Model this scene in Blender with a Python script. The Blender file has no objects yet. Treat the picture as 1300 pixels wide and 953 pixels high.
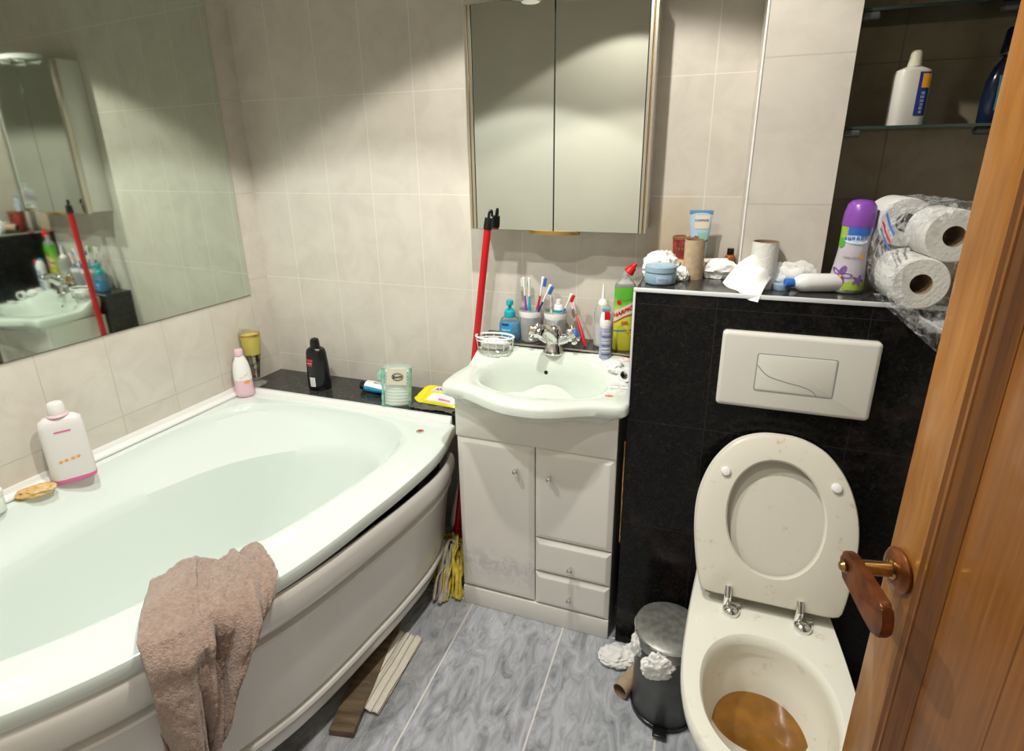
import bpy, bmesh, math, random
from mathutils import Vector, Matrix, noise
PI = math.pi
random.seed(7)
C = bpy.context.scene.collection
sc = bpy.context.scene

# ------------------------------------------------------------------ camera
F_PX = 702.55
YAW, PITCH, ROLL = 0.341497, 0.315199, 0.01316
CAM = Vector((1.69253, -1.77652, 1.46622))
cd = bpy.data.cameras.new('camera'); cam = bpy.data.objects.new('camera', cd); C.objects.link(cam)
cd.sensor_fit = 'HORIZONTAL'; cd.sensor_width = 36.0; cd.lens = F_PX * 36.0 / 1300.0
cd.shift_x = 0.0; cd.shift_y = -(476.5 - 431.0) / 1300.0
cd.clip_start = 0.02
_r = Vector((math.cos(YAW), math.sin(YAW), 0)); _f = Vector((-math.sin(YAW), math.cos(YAW), 0))
_F = _f * math.cos(PITCH) + Vector((0, 0, -math.sin(PITCH))); _U = _f * math.sin(PITCH) + Vector((0, 0, math.cos(PITCH)))
_r2 = _r * math.cos(ROLL) - _U * math.sin(ROLL); _U2 = _r * math.sin(ROLL) + _U * math.cos(ROLL)
M = Matrix(((_r2.x, _U2.x, -_F.x, CAM.x), (_r2.y, _U2.y, -_F.y, CAM.y), (_r2.z, _U2.z, -_F.z, CAM.z), (0, 0, 0, 1)))
cam.matrix_world = M
sc.camera = cam

# ------------------------------------------------------------------ light and exposure
w = bpy.data.worlds.new('world'); sc.world = w; w.use_nodes = True
w.node_tree.nodes['Background'].inputs[0].default_value = (1.0, 0.93, 0.84, 1)
w.node_tree.nodes['Background'].inputs[1].default_value = 0.30
sc.view_settings.view_transform = 'Standard'; sc.view_settings.look = 'None'
sc.view_settings.gamma = 1.0; sc.view_settings.use_curve_mapping = False
sc.view_settings.exposure = 0.40
CEIL = 2.38
# ceiling downlights, last one added fill: x, y, watts, cone degrees
LAMPS = [(1.30, -0.85, 52, 121, (1, .965, .90)), (0.62, -1.12, 43, 108, (.97, .985, .96)), (1.20, -1.48, 18, 120, (1, .96, .89))]

# ------------------------------------------------------------------ materials
def mat(name, col, rough=0.5, metal=0.0, spec=0.5, trans=0.0, ior=1.45, alpha=1.0, coat=0.0,
        var=0.0, vscale=20.0, bump=0.0, bscale=60.0, emis=0.0, sheen=0.0, col2=None, sss=0.0, stretch=None):
    m = bpy.data.materials.new(name); m.use_nodes = True
    nt = m.node_tree; b = nt.nodes['Principled BSDF']
    b.inputs['Base Color'].default_value = (*col, 1); b.inputs['Roughness'].default_value = rough
    b.inputs['Metallic'].default_value = metal; b.inputs['Specular IOR Level'].default_value = spec
    b.inputs['Transmission Weight'].default_value = trans; b.inputs['IOR'].default_value = ior
    b.inputs['Alpha'].default_value = alpha; b.inputs['Coat Weight'].default_value = coat
    b.inputs['Sheen Weight'].default_value = sheen
    if sss: b.inputs['Subsurface Weight'].default_value = sss; b.inputs['Subsurface Radius'].default_value = (.01, .008, .006)
    if var or bump or col2:
        tc = nt.nodes.new('ShaderNodeTexCoord'); mp = nt.nodes.new('ShaderNodeMapping')
        nt.links.new(tc.outputs['Object'], mp.inputs[0])
        if stretch: mp.inputs['Scale'].default_value = stretch
    if var or col2:
        n = nt.nodes.new('ShaderNodeTexNoise'); n.inputs['Scale'].default_value = vscale; n.inputs['Detail'].default_value = 5
        nt.links.new(mp.outputs[0], n.inputs['Vector'])
        r = nt.nodes.new('ShaderNodeValToRGB')
        c2 = col2 or tuple(max(0, c * (1 - var)) for c in col)
        r.color_ramp.elements[0].color = (*c2, 1); r.color_ramp.elements[1].color = (*col, 1)
        r.color_ramp.elements[0].position = .35; r.color_ramp.elements[1].position = .65
        nt.links.new(n.outputs['Fac'], r.inputs[0]); nt.links.new(r.outputs[0], b.inputs['Base Color'])
    if bump:
        n2 = nt.nodes.new('ShaderNodeTexNoise'); n2.inputs['Scale'].default_value = bscale; n2.inputs['Detail'].default_value = 4
        nt.links.new(mp.outputs[0], n2.inputs['Vector'])
        bp = nt.nodes.new('ShaderNodeBump'); bp.inputs['Strength'].default_value = bump; bp.inputs['Distance'].default_value = 0.004
        nt.links.new(n2.outputs['Fac'], bp.inputs['Height']); nt.links.new(bp.outputs[0], b.inputs['Normal'])
    return m

class NG:
    """tiny node helper"""
    def __init__(s, name):
        s.m = bpy.data.materials.new(name); s.m.use_nodes = True; s.nt = s.m.node_tree; s.b = s.nt.nodes['Principled BSDF']
    def n(s, t, **k):
        x = s.nt.nodes.new(t)
        for a, v in k.items(): setattr(x, a, v)
        return x
    def put(s, sock, v):
        if isinstance(v, bpy.types.NodeSocket): s.nt.links.new(v, sock)
        elif isinstance(v, (tuple, list)): sock.default_value = (*v, 1) if len(v) == 3 and sock.type == 'RGBA' else v
        else: sock.default_value = v
    def math(s, op, a, b=0.0, c=None):
        x = s.n('ShaderNodeMath', operation=op); s.put(x.inputs[0], a); s.put(x.inputs[1], b)
        if c is not None: s.put(x.inputs[2], c)
        return x.outputs[0]
    def mix(s, f, a, b):
        x = s.n('ShaderNodeMix', data_type='RGBA'); s.put(x.inputs[0], f); s.put(x.inputs[6], a); s.put(x.inputs[7], b); return x.outputs[2]
    def noise(s, vec, scale, detail=4, rough=.5, dist=0.0):
        x = s.n('ShaderNodeTexNoise'); s.put(x.inputs['Vector'], vec); x.inputs['Scale'].default_value = scale
        x.inputs['Detail'].default_value = detail; x.inputs['Roughness'].default_value = rough; x.inputs['Distortion'].default_value = dist; return x.outputs['Fac']
    def ramp(s, f, stops):
        x = s.n('ShaderNodeValToRGB'); s.put(x.inputs[0], f); e = x.color_ramp.elements
        e[0].position, e[0].color = stops[0][0], (*stops[0][1], 1); e[1].position, e[1].color = stops[-1][0], (*stops[-1][1], 1)
        for p, c in stops[1:-1]: q = e.new(p); q.color = (*c, 1)
        return x.outputs[0]
    def pos(s):
        g = s.n('ShaderNodeTexCoord'); x = s.n('ShaderNodeSeparateXYZ'); s.put(x.inputs[0], g.outputs['Object']); return g.outputs['Object'], x.outputs
    def line(s, coord, off, period, width):   # 1 on a grout line
        a = s.math('SUBTRACT', coord, off - width / 2); a = s.math('DIVIDE', a, period); a = s.math('FLOORED_MODULO', a, 1.0)
        return s.math('LESS_THAN', a, width / period)
    def bump(s, h, strength=.3, dist=.002, normal=None):
        x = s.n('ShaderNodeBump'); s.put(x.inputs['Height'], h); x.inputs['Strength'].default_value = strength; x.inputs['Distance'].default_value = dist
        if normal is not None: s.put(x.inputs['Normal'], normal)
        return x.outputs[0]

def tile_mat(name, ax, xo, xp, zo, zp, base=(.62, .575, .50), base2=(.56, .515, .445), grout=(.50, .455, .375), rough=.22, gw=.003, tint=None):
    g = NG(name); vec, xyz = g.pos()
    u = xyz[ax]; z = xyz[2]
    gx = g.line(u, xo, xp, gw); gz = g.line(z, zo, zp, gw); gr = g.math('MAXIMUM', gx, gz)
    n = g.noise(vec, 9, 7, .6, .8)
    c = g.ramp(n, [(.3, base2), (.55, base), (.75, tuple(min(1, k * 1.05) for k in base))])
    if tint:   # yellow-brown oval, strongest in the middle, broken up by noise
        sx, sz, rx, rz = tint
        dx = g.math('DIVIDE', g.math('SUBTRACT', u, sx), rx); dz = g.math('DIVIDE', g.math('SUBTRACT', z, sz), rz)
        d = g.math('ADD', g.math('MULTIPLY', dx, dx), g.math('MULTIPLY', dz, dz))
        d = g.math('SUBTRACT', 1.0, d); d = g.math('MULTIPLY', g.math('MAXIMUM', d, 0), g.math('MULTIPLY', g.noise(vec, 7, 5), 1.1))
        c = g.mix(d, c, (.50, .36, .13))
    c = g.mix(gr, c, grout)
    g.put(g.b.inputs['Base Color'], c); g.put(g.b.inputs['Roughness'], g.math('MULTIPLY_ADD', gr, .5, rough))
    h = g.math('SUBTRACT', g.math('MULTIPLY', g.noise(vec, 16, 6, .6, 1.2), .35), gr)
    g.put(g.b.inputs['Normal'], g.bump(h, .35, .0015)); return g.m

def dark_tile(name, ax, xo, xp, zo, zp, ax2=2, speck=1.0):
    g = NG(name); vec, xyz = g.pos()
    gr = g.math('MAXIMUM', g.line(xyz[ax], xo, xp, .002), g.line(xyz[ax2], zo, zp, .002))
    n = g.noise(vec, 60, 8, .75, 1.5); n2 = g.noise(vec, 7, 4, .6)
    c = g.ramp(n, [(.45, (.004 * speck, .004 * speck, .004 * speck)), (.58, (.010 * speck, .010 * speck, .009 * speck)), (.67, (.026 * speck, .025 * speck, .020 * speck)), (.74, (.012 * speck, .012 * speck, .011 * speck))])
    c = g.mix(g.math('MULTIPLY', g.ramp(n2, [(.55, (0, 0, 0)), (.7, (.5, .5, .5))]), .5), c, (.06, .035, .03))
    c = g.mix(gr, c, (.022, .022, .02))
    g.put(g.b.inputs['Base Color'], c); g.b.inputs['Roughness'].default_value = .18; g.b.inputs['Specular IOR Level'].default_value = .22 if speck < 2 else .45; return g.m

def floor_mat():
    g = NG('grey_marble_floor'); vec, xyz = g.pos()
    gr = g.math('MAXIMUM', g.line(xyz[0], 1.0362, .3219, .005), g.line(xyz[1], -.36, .66, .005))
    mp = g.n('ShaderNodeMapping'); g.put(mp.inputs[0], vec); mp.inputs['Rotation'].default_value = (0, 0, .5); mp.inputs['Scale'].default_value = (1, .38, 1)
    n = g.noise(mp.outputs[0], 22, 9, .68, 1.6); n2 = g.noise(vec, 3, 3)
    c = g.ramp(n, [(.30, (.15, .155, .17)), (.45, (.33, .345, .37)), (.6, (.50, .51, .54)), (.75, (.60, .61, .63))])
    c = g.mix(g.math('MULTIPLY', n2, .25), c, (.40, .41, .44))
    c = g.mix(gr, c, (.72, .69, .62))
    g.put(g.b.inputs['Base Color'], c); g.b.inputs['Roughness'].default_value = .3; return g.m

def wood_mat(name, c1, c2, c3, sc_=(6, 6, .5), rough=.33):
    g = NG(name); vec, xyz = g.pos()
    mp = g.n('ShaderNodeMapping'); g.put(mp.inputs[0], vec); mp.inputs['Scale'].default_value = sc_
    n = g.noise(mp.outputs[0], 14, 6, .6, .6); n2 = g.noise(vec, 1.8, 2)
    c = g.ramp(n, [(.32, c1), (.5, c2), (.7, c3)])
    g.put(g.b.inputs['Base Color'], c); g.b.inputs['Roughness'].default_value = rough; g.b.inputs['Coat Weight'].default_value = .3
    g.put(g.b.inputs['Normal'], g.bump(n, .15, .001)); return g.m

M_backwall = tile_mat('beige_wall_tiles', 0, .1577, .189, .0337, .33, grout=(.70, .655, .56), gw=.0028, tint=(1.60, 1.17, .10, .22))
M_leftwall = tile_mat('beige_wall_tiles_side', 1, -.10, .189, .0337, .33)
M_pillar = tile_mat('beige_pillar_tiles', 0, .2, 9.0, .0321, .33)
M_niche = tile_mat('shade_brown_niche_tiles', 0, 2.10, .33, .0321, .33, base=(.30, .25, .17), base2=(.24, .20, .135), grout=(.17, .14, .09))  # the niche's shade is put into darker brown tile and grout colours
M_black = dark_tile('black_marble_tiles', 0, 1.5276 + .2, .33, .12, .33)
M_blacktop = dark_tile('dark_marble_ledge_tiles', 0, .0, .33, .3, 2.0, ax2=1, speck=5.0)
M_floor = floor_mat()
M_ceiling = mat('white_ceiling_paint', (.62, .58, .52), .8, var=.06, vscale=4)
M_front = mat('cream_wall_paint', (.55, .52, .45), .55, var=.05, vscale=3)
M_mirror = mat('silvered_mirror', (.80, .84, .79), .012, 1.0)
M_mirror_side = mat('green_tinted_mirror', (.66, .745, .67), .035, 1.0)
M_glassedge = mat('green_glass_edge', (.03, .055, .045), .15, 0, .5)
M_chrome = mat('chrome', (.78, .78, .76), .12, 1.0)
M_steel = mat('brushed_steel', (.42, .42, .40), .35, 1.0, var=.3, vscale=30)
M_binlid = mat('dull_mottled_steel_lid', (.30, .30, .27), .38, .55, var=.35, vscale=60, bump=.1)
M_darksteel = mat('dull_dark_steel', (.13, .135, .13), .42, .6, var=.3, vscale=14)
M_brass = mat('tarnished_brass', (.62, .38, .12), .25, 1.0, var=.5, vscale=25, bump=.1)
M_lever = mat('worn_brown_brass_lever', (.28, .085, .025), .3, .55, var=.65, vscale=30, bump=.12)
M_gold = mat('gold_edge_strip', (.62, .40, .13), .3, 1.0)
M_trim = mat('bright_edge_trim', (.86, .87, .88), .28, .35)
M_alu = mat('aluminium_strip', (.66, .62, .54), .32, 1.0)
M_ceramic = mat('white_glazed_ceramic', (.80, .80, .75), .08, 0, .5, coat=.6, var=.02, vscale=5)
M_basin = mat('greenish_white_ceramic', (.70, .755, .675), .07, 0, .5, coat=.6)
M_bath = mat('greenish_white_acrylic', (.73, .80, .75), .12, 0, .5, coat=.5)
M_panelb = mat('white_acrylic_bath_panel', (.80, .78, .73), .18, 0, .5, coat=.3, var=.03, vscale=3)
M_vanity = mat('white_gloss_cabinet', (.84, .81, .745), .2, 0, .5, coat=.4, var=.03, vscale=4)
M_scuff = mat('grey_scuff_marks', (.55, .54, .53), .4, var=.25, vscale=60)
M_plastic = mat('off_white_plastic', (.70, .675, .60), .35, var=.05, vscale=6)
M_black_pl = mat('glossy_black_plastic', (.008, .008, .009), .22)
M_tissue = mat('white_tissue_paper', (.86, .85, .81), .9, bump=.25, bscale=90, sheen=.2)
M_card = mat('brown_cardboard', (.47, .35, .22), .85, var=.18, vscale=70, bump=.2)
M_cardin = mat('dark_cardboard_inside', (.26, .17, .10), .9)
M_paperroll = mat('soft_white_toilet_paper', (.74, .73, .68), .95, bump=.4, bscale=160)
M_white = mat('white_plastic', (.84, .83, .80), .3)
M_frost = mat('frosted_clear_plastic', (.86, .86, .82), .35, 0, .5, trans=.75, ior=1.3)
M_clear = mat('clear_plastic', (.93, .95, .93), .06, 0, .5, trans=.92, ior=1.2)
M_red = mat('red_plastic', (.62, .012, .012), .3)
M_red2 = mat('glossy_red_pole', (.52, .008, .012), .3)
M_blue = mat('bright_blue_gel', (.04, .42, .78), .12, 0, .5, trans=.25, ior=1.33)
M_cyan = mat('turquoise_plastic', (.01, .42, .50), .25)
M_navy = mat('navy_blue_print', (.015, .035, .22), .4)
M_bluep = mat('blue_plastic', (.03, .15, .55), .3)
M_green = mat('green_print', (.10, .42, .03), .4)
M_lime = mat('lime_green_plastic', (.40, .62, .06), .35, var=.3, vscale=18)
M_yellow = mat('yellow_print', (.85, .72, .02), .4)
def grad_mat():
    g = NG('green_to_yellow_label'); vec, xyz = g.pos()
    f = g.math('ADD', g.math('DIVIDE', xyz[2], .205), g.math('MULTIPLY', g.math('SUBTRACT', g.noise(vec, 30, 3), .5), .5))
    g.put(g.b.inputs['Base Color'], g.ramp(f, [(.0, (.62, .60, .03)), (.35, (.70, .68, .05)), (.62, (.50, .66, .10)), (.8, (.16, .48, .04)), (1, (.05, .34, .02))])); g.b.inputs['Roughness'].default_value = .35; return g.m
M_yellowgreen = grad_mat()
M_orange = mat('orange_print', (.90, .36, .02), .4)
M_pink = mat('pink_liquid', (.80, .53, .60), .25)
M_pinkpale = mat('pale_pinkish_white_plastic', (.74, .71, .69), .3)
M_magenta = mat('magenta_print', (.70, .15, .32), .4)
M_purple = mat('purple_plastic', (.24, .07, .40), .28)
M_violet = mat('violet_flower_print', (.25, .12, .42), .4, var=.5, vscale=60)
M_greytext = mat('grey_print', (.25, .27, .30), .5)
M_slate = mat('grey_blue_jar', (.26, .38, .46), .3)
M_lightblue = mat('pale_blue_tube', (.40, .55, .72), .35)
M_creamlab = mat('cream_label', (.66, .62, .48), .5)
M_amber = mat('amber_glass', (.45, .13, .01), .12, 0, .5, trans=.3)
M_jarred = mat('dark_red_candle_pot', (.36, .045, .035), .35, var=.6, vscale=50)
M_oil = mat('yellow_oil', (.86, .70, .03), .08, 0, .5, trans=.25, ior=1.3)
M_mosaic = mat('dark_metal_mosaic', (.42, .37, .27), .25, .8, col2=(.05, .04, .03), vscale=70)
M_mint = mat('mint_green_film', (.32, .66, .52), .25, 0, .5, alpha=.75)
M_mintfilm = mat('clear_mint_film', (.55, .80, .70), .15, 0, .6, alpha=.28)
M_cotton = mat('white_cotton_pads', (.84, .82, .75), .95, bump=.3, bscale=60)
M_towel = mat('brown_pink_terry_towel', (.40, .278, .218), .95, var=.25, vscale=120, bump=1.0, bscale=260, sheen=.4)
M_mopyel = mat('yellow_mop_cloth', (.86, .68, .08), .8, var=.35, vscale=60)
M_mopgrey = mat('dirty_white_mop_cloth', (.55, .50, .40), .85, var=.3, vscale=60)
M_board = mat('weathered_brown_board', (.20, .14, .08), .75, var=.5, vscale=12, stretch=(1, 5, 1))
M_stain = mat('rust_orange_sealant', (.50, .26, .06), .6, var=.4, vscale=60)
M_sticker = mat('orange_red_speck', (.75, .16, .04), .4)
M_peach = mat('peach_tan_shell', (.72, .50, .25), .5, col2=(.60, .36, .10), vscale=40)
M_darkliq = mat('dark_blue_bottle', (.008, .014, .035), .15)
M_teal = mat('teal_label', (.04, .20, .22), .4)
M_handdoor = wood_mat('varnished_orange_pine', (.23, .086, .013), (.29, .115, .019), (.34, .145, .027))
M_handdoor2 = wood_mat('varnished_orange_pine_panel', (.16, .056, .009), (.20, .072, .012), (.24, .09, .017), (9, 9, .35))
M_lampon = mat('glowing_lamp_lens', (1, 1, 1), .4)
_e = M_lampon.node_tree.nodes['Principled BSDF']; _e.inputs['Emission Color'].default_value = (1, .93, .82, 1); _e.inputs['Emission Strength'].default_value = 6

def dirty_ceramic(name, base, dirt, amount, scale=18):
    g = NG(name); vec, xyz = g.pos()
    n = g.noise(vec, scale, 6, .7); n2 = g.noise(vec, 4, 3)
    f = g.math('MULTIPLY', g.ramp(n, [(.60, (0, 0, 0)), (.74, (1, 1, 1))]), g.math('MULTIPLY', n2, amount))
    c = g.mix(f, base, dirt)
    g.put(g.b.inputs['Base Color'], c); g.b.inputs['Roughness'].default_value = .25; g.b.inputs['Coat Weight'].default_value = .25
    return g.m
M_pan = dirty_ceramic('stained_white_ceramic', (.80, .78, .68), (.45, .28, .08), .9, 22)
M_seat = dirty_ceramic('stained_white_seat_plastic', (.68, .64, .54), (.50, .27, .06), 1.3, 30)
M_lid = dirty_ceramic('stained_white_lid_plastic', (.64, .61, .52), (.50, .27, .06), .8, 30)
M_water = mat('dirty_brown_water', (.30, .13, .02), .06, 0, .5, var=.5, vscale=14)

def film_mat():
    g = NG('crinkled_clear_film'); vec, xyz = g.pos()
    out = g.nt.nodes['Material Output']; tr = g.n('ShaderNodeBsdfTransparent'); mx = g.n('ShaderNodeMixShader')
    tr.inputs[0].default_value = (.93, .94, .95, 1)
    g.b.inputs['Base Color'].default_value = (.93, .94, .95, 1); g.b.inputs['Roughness'].default_value = .12
    g.b.inputs['Specular IOR Level'].default_value = 1.0
    h = g.noise(vec, 34, 4, .6, 1.5); g.put(g.b.inputs['Normal'], g.bump(h, 1.0, .012))
    g.put(mx.inputs[0], g.ramp(h, [(.40, (.05, .05, .05)), (.50, (.16, .16, .16)), (.60, (.50, .50, .50))])); g.put(mx.inputs[1], tr.outputs[0]); g.put(mx.inputs[2], g.b.outputs[0])
    g.nt.links.new(mx.outputs[0], out.inputs[0]); return g.m
M_film = film_mat()
def glass_mat():
    g = NG('shelf_glass'); out = g.nt.nodes['Material Output']
    tr = g.n('ShaderNodeBsdfTransparent'); tr.inputs[0].default_value = (.72, .82, .76, 1); gl = g.n('ShaderNodeBsdfGlossy'); gl.inputs['Roughness'].default_value = .02
    fr = g.n('ShaderNodeFresnel'); mx = g.n('ShaderNodeMixShader'); g.put(mx.inputs[0], fr.outputs[0]); g.put(mx.inputs[1], tr.outputs[0]); g.put(mx.inputs[2], gl.outputs[0])
    g.nt.links.new(mx.outputs[0], out.inputs[0]); return g.m
M_glass = glass_mat()

# ------------------------------------------------------------------ mesh helpers
def obj(name, bm, m, parent=None, loc=None, rot=None, smooth=True, solid=0, sub=0, matrix=None):
    if isinstance(bm, bmesh.types.BMesh):
        bmesh.ops.remove_doubles(bm, verts=bm.verts, dist=1e-6)
        bmesh.ops.recalc_face_normals(bm, faces=bm.faces)
        me = bpy.data.meshes.new(name); bm.to_mesh(me); bm.free()
    else: me = bm
    for mm in (m if isinstance(m, (list, tuple)) else [m]): me.materials.append(mm)
    if smooth:
        me.polygons.foreach_set('use_smooth', [True] * len(me.polygons))
        try: me.set_sharp_from_angle(angle=math.radians(38))
        except Exception: pass
    o = bpy.data.objects.new(name, me); C.objects.link(o)
    if parent is not None: o.parent = parent
    if matrix is not None: o.matrix_local = matrix
    if loc is not None: o.location = loc
    if rot is not None: o.rotation_euler = rot
    if solid: s = o.modifiers.new('solid', 'SOLIDIFY'); s.thickness = solid; s.offset = 0
    if sub: s = o.modifiers.new('sub', 'SUBSURF'); s.levels = s.render_levels = sub
    return o
def thing(name, label, cat, loc=(0, 0, 0), rz=0, group=None, rot=None):
    o = bpy.data.objects.new(name, None); C.objects.link(o); o.empty_display_size = .03
    o.location = loc; o.rotation_euler = rot if rot else (0, 0, rz); o['label'] = label; o['category'] = cat
    if group: o['group'] = group
    return o
def tag(o, label, cat, group=None):
    o['label'] = label; o['category'] = cat
    if group: o['group'] = group
    return o
def struct(o): o['kind'] = 'structure'; return o

def rbox(x0, x1, y0, y1, z0, z1, bev=0.0, seg=2, bm=None):
    bm = bm or bmesh.new()
    vs = [bm.verts.new((x, y, z)) for x in (x0, x1) for y in (y0, y1) for z in (z0, z1)]
    fs = [bm.faces.new([vs[i] for i in q]) for q in ((0, 1, 3, 2), (4, 6, 7, 5), (0, 4, 5, 1), (2, 3, 7, 6), (0, 2, 6, 4), (1, 5, 7, 3))]
    if bev:
        es = list({e for f in fs for e in f.edges})
        bmesh.ops.bevel(bm, geom=es, offset=bev, segments=seg, profile=.5, affect='EDGES')
    return bm
def ringface(bm, rings, cap0=True, cap1=True, closed=True):
    R = [[bm.verts.new(p) for p in r] for r in rings]
    n = len(R[0])
    for a, b in zip(R, R[1:]):
        for i in range(n if closed else n - 1):
            j = (i + 1) % n
            bm.faces.new((a[i], a[j], b[j], b[i]))
    if cap0: bm.faces.new(R[0])
    if cap1: bm.faces.new(R[-1])
    return bm
def loft(rings, cap0=True, cap1=True, bm=None): return ringface(bm or bmesh.new(), rings, cap0, cap1)
def lathe(prof, seg=32, sx=1, sy=1, cap0=True, cap1=True, bm=None):
    return loft([[(r * sx * math.cos(2 * PI * i / seg), r * sy * math.sin(2 * PI * i / seg), z) for i in range(seg)] for r, z in prof], cap0, cap1, bm)
def sq_lathe(prof, sx, sy, p=4.0, seg=40):
    """superellipse section bottles; prof = (scale, z)"""
    def se(t):
        c, s = math.cos(t), math.sin(t); return (math.copysign(abs(c) ** (2 / p), c), math.copysign(abs(s) ** (2 / p), s))
    return loft([[(k * sx * se(2 * PI * i / seg)[0], k * sy * se(2 * PI * i / seg)[1], z) for i in range(seg)] for k, z in prof])
def tube(path, r, seg=10, bm=None, cap=True):
    P = [Vector(p) for p in path]; rs = r if isinstance(r, (list, tuple)) else [r] * len(P)
    rings = []; up = None
    for i, p in enumerate(P):
        t = (P[min(i + 1, len(P) - 1)] - P[max(i - 1, 0)]).normalized()
        if up is None: up = t.orthogonal().normalized()
        up = (up - t * up.dot(t)).normalized(); s = t.cross(up)
        rings.append([p + (up * math.cos(2 * PI * k / seg) + s * math.sin(2 * PI * k / seg)) * rs[i] for k in range(seg)])
    return loft(rings, cap, cap, bm)
def catmull(pts, n=8, closed=False):
    P = [Vector(p) for p in pts]; out = []; L = len(P)
    for i in range(L if closed else L - 1):
        if closed: a, b, c, d = P[(i - 1) % L], P[i], P[(i + 1) % L], P[(i + 2) % L]
        else: a, b, c, d = P[max(i - 1, 0)], P[i], P[i + 1], P[min(i + 2, L - 1)]
        for k in range(n):
            t = k / n
            out.append(.5 * ((2 * b) + (c - a) * t + (2 * a - 5 * b + 4 * c - d) * t * t + (3 * b - a - 3 * c + d) * t ** 3))
    if not closed: out.append(P[-1])
    return out
def prism(poly, z0, z1, bev=0.0, seg=2):
    """poly in xy, extruded in z"""
    bm = bmesh.new(); a = [bm.verts.new((x, y, z0)) for x, y in poly]; b = [bm.verts.new((x, y, z1)) for x, y in poly]
    n = len(a); fa = bm.faces.new(a); fb = bm.faces.new(b)
    for i in range(n): bm.faces.new((a[i], a[(i + 1) % n], b[(i + 1) % n], b[i]))
    if bev:
        bmesh.ops.bevel(bm, geom=list(fb.edges) + list(fa.edges), offset=bev, segments=seg, profile=.5, affect='EDGES')
    return bm
def grid(fn, nu, nv, bm=None):
    bm = bm or bmesh.new(); V = [[bm.verts.new(fn(i / nu, j / nv)) for j in range(nv + 1)] for i in range(nu + 1)]
    for i in range(nu):
        for j in range(nv): bm.faces.new((V[i][j], V[i + 1][j], V[i + 1][j + 1], V[i][j + 1]))
    return bm
def fractal(p, s=1.0, seed=0.0): return noise.noise(Vector((p[0] * s + seed, p[1] * s + seed * 1.7, p[2] * s - seed)))
def crumple(sx, sy, sz, seed, amp=.45, sub=4):
    bm = bmesh.new(); bmesh.ops.create_icosphere(bm, subdivisions=sub, radius=1.0)
    for v in bm.verts:
        d = v.co.normalized()
        k = 1 + amp * (1 - 2.4 * abs(fractal(d, 1.5, seed))) * .6 + amp * .6 * (1 - 3 * abs(fractal(d, 3.4, seed + 5))) * .5 + amp * .25 * fractal(d, 8, seed)
        v.co = Vector((d.x * sx * k, d.y * sy * k, d.z * sz * k))
    zmin = -sz * .75
    for v in bm.verts:
        if v.co.z < zmin: v.co.z = zmin + (v.co.z - zmin) * .05
        v.co.z -= zmin
    m = min(v.co.z for v in bm.verts)
    for v in bm.verts: v.co.z -= m
    return bm
_txt = {}
def text_bm(body, size, bold=0.0):
    if body.startswith('~'):    # print too small to read in the photo: a row of little strokes
        n_ = int(body[1:]); rr_ = random.Random(n_ * 31 + int(size * 1e5)); bm = bmesh.new(); x = -n_ * size * .29
        for i in range(n_):
            h = size * rr_.uniform(.20, .34); wd = size * rr_.uniform(.10, .16)
            for dx in (0, wd * 2.0): bm.faces.new([bm.verts.new(q) for q in ((x + dx, -h, 0), (x + dx + wd, -h, 0), (x + dx + wd, h, 0), (x + dx, h, 0))])
            y = rr_.choice((-h * .9, 0, h * .8)); bm.faces.new([bm.verts.new(q) for q in ((x, y - wd * .4, 0), (x + wd * 3, y - wd * .4, 0), (x + wd * 3, y + wd * .4, 0), (x, y + wd * .4, 0))])
            x += size * .58
        return bm
    cu = bpy.data.curves.new('t', 'FONT'); cu.body = body; cu.size = size; cu.align_x = 'CENTER'; cu.align_y = 'CENTER'; cu.offset = bold; cu.resolution_u = 3
    o = bpy.data.objects.new('t', cu); C.objects.link(o)
    dg = bpy.context.evaluated_depsgraph_get(); me = bpy.data.meshes.new_from_object(o.evaluated_get(dg))
    bm = bmesh.new(); bm.from_mesh(me); bpy.data.objects.remove(o); bpy.data.curves.remove(cu); bpy.data.meshes.remove(me)
    bmesh.ops.triangulate(bm, faces=bm.faces)
    return bm
def map_bm(bm, fn):
    for v in bm.verts: v.co = Vector(fn(v.co.x, v.co.y))
    return bm
def subdiv_patch(x0, x1, y0, y1, nx, ny): return grid(lambda u, v: (x0 + (x1 - x0) * u, y0 + (y1 - y0) * v, 0), nx, ny)
class Surf:
    """front surface of an oval bottle: (u metres across, z) -> point just outside; faces local -Y"""
    def __init__(s, prof, sx=1.0, sy=1.0, p=2.0): s.prof = prof; s.sx = sx; s.sy = sy; s.p = p
    def r(s, z):
        P = s.prof
        for (r0, z0), (r1, z1) in zip(P, P[1:]):
            if z0 <= z <= z1 and z1 > z0: return r0 + (r1 - r0) * (z - z0) / (z1 - z0)
        return P[-1][0] if z > P[-1][1] else P[0][0]
    def __call__(s, u, z, off=.0008):
        a = s.r(z) * s.sx; b = s.r(z) * s.sy
        if s.p > 2:
            k = max(0, 1 - abs(max(-.999, min(.999, u / a))) ** s.p) ** (1 / s.p); return (u, -b * k - off, z)
        t = u / max(a, 1e-4); t = max(-1.5, min(1.5, t))
        return ((a + off) * math.sin(t), -(b + off) * math.cos(t), z)
def patch(root, name, S, u0, u1, z0, z1, m, off=.0008, nx=10, ny=6):
    return obj(name, map_bm(subdiv_patch(u0, u1, z0, z1, nx, ny), lambda x, y: S(x, y, off)), m, root)
def blob(root, name, S, uc, zc, ru, rz, m, off=.001, n=20, pet=0):
    bm = bmesh.new(); bmesh.ops.create_circle(bm, cap_ends=True, cap_tris=True, segments=n * 2, radius=1)
    def f(x, y):
        k = 1.0
        if pet: k = .72 + .28 * math.cos(pet * math.atan2(y, x))
        return S(uc + ru * x * k, zc + rz * y * k, off)
    return obj(name, map_bm(bm, f), m, root)
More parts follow.
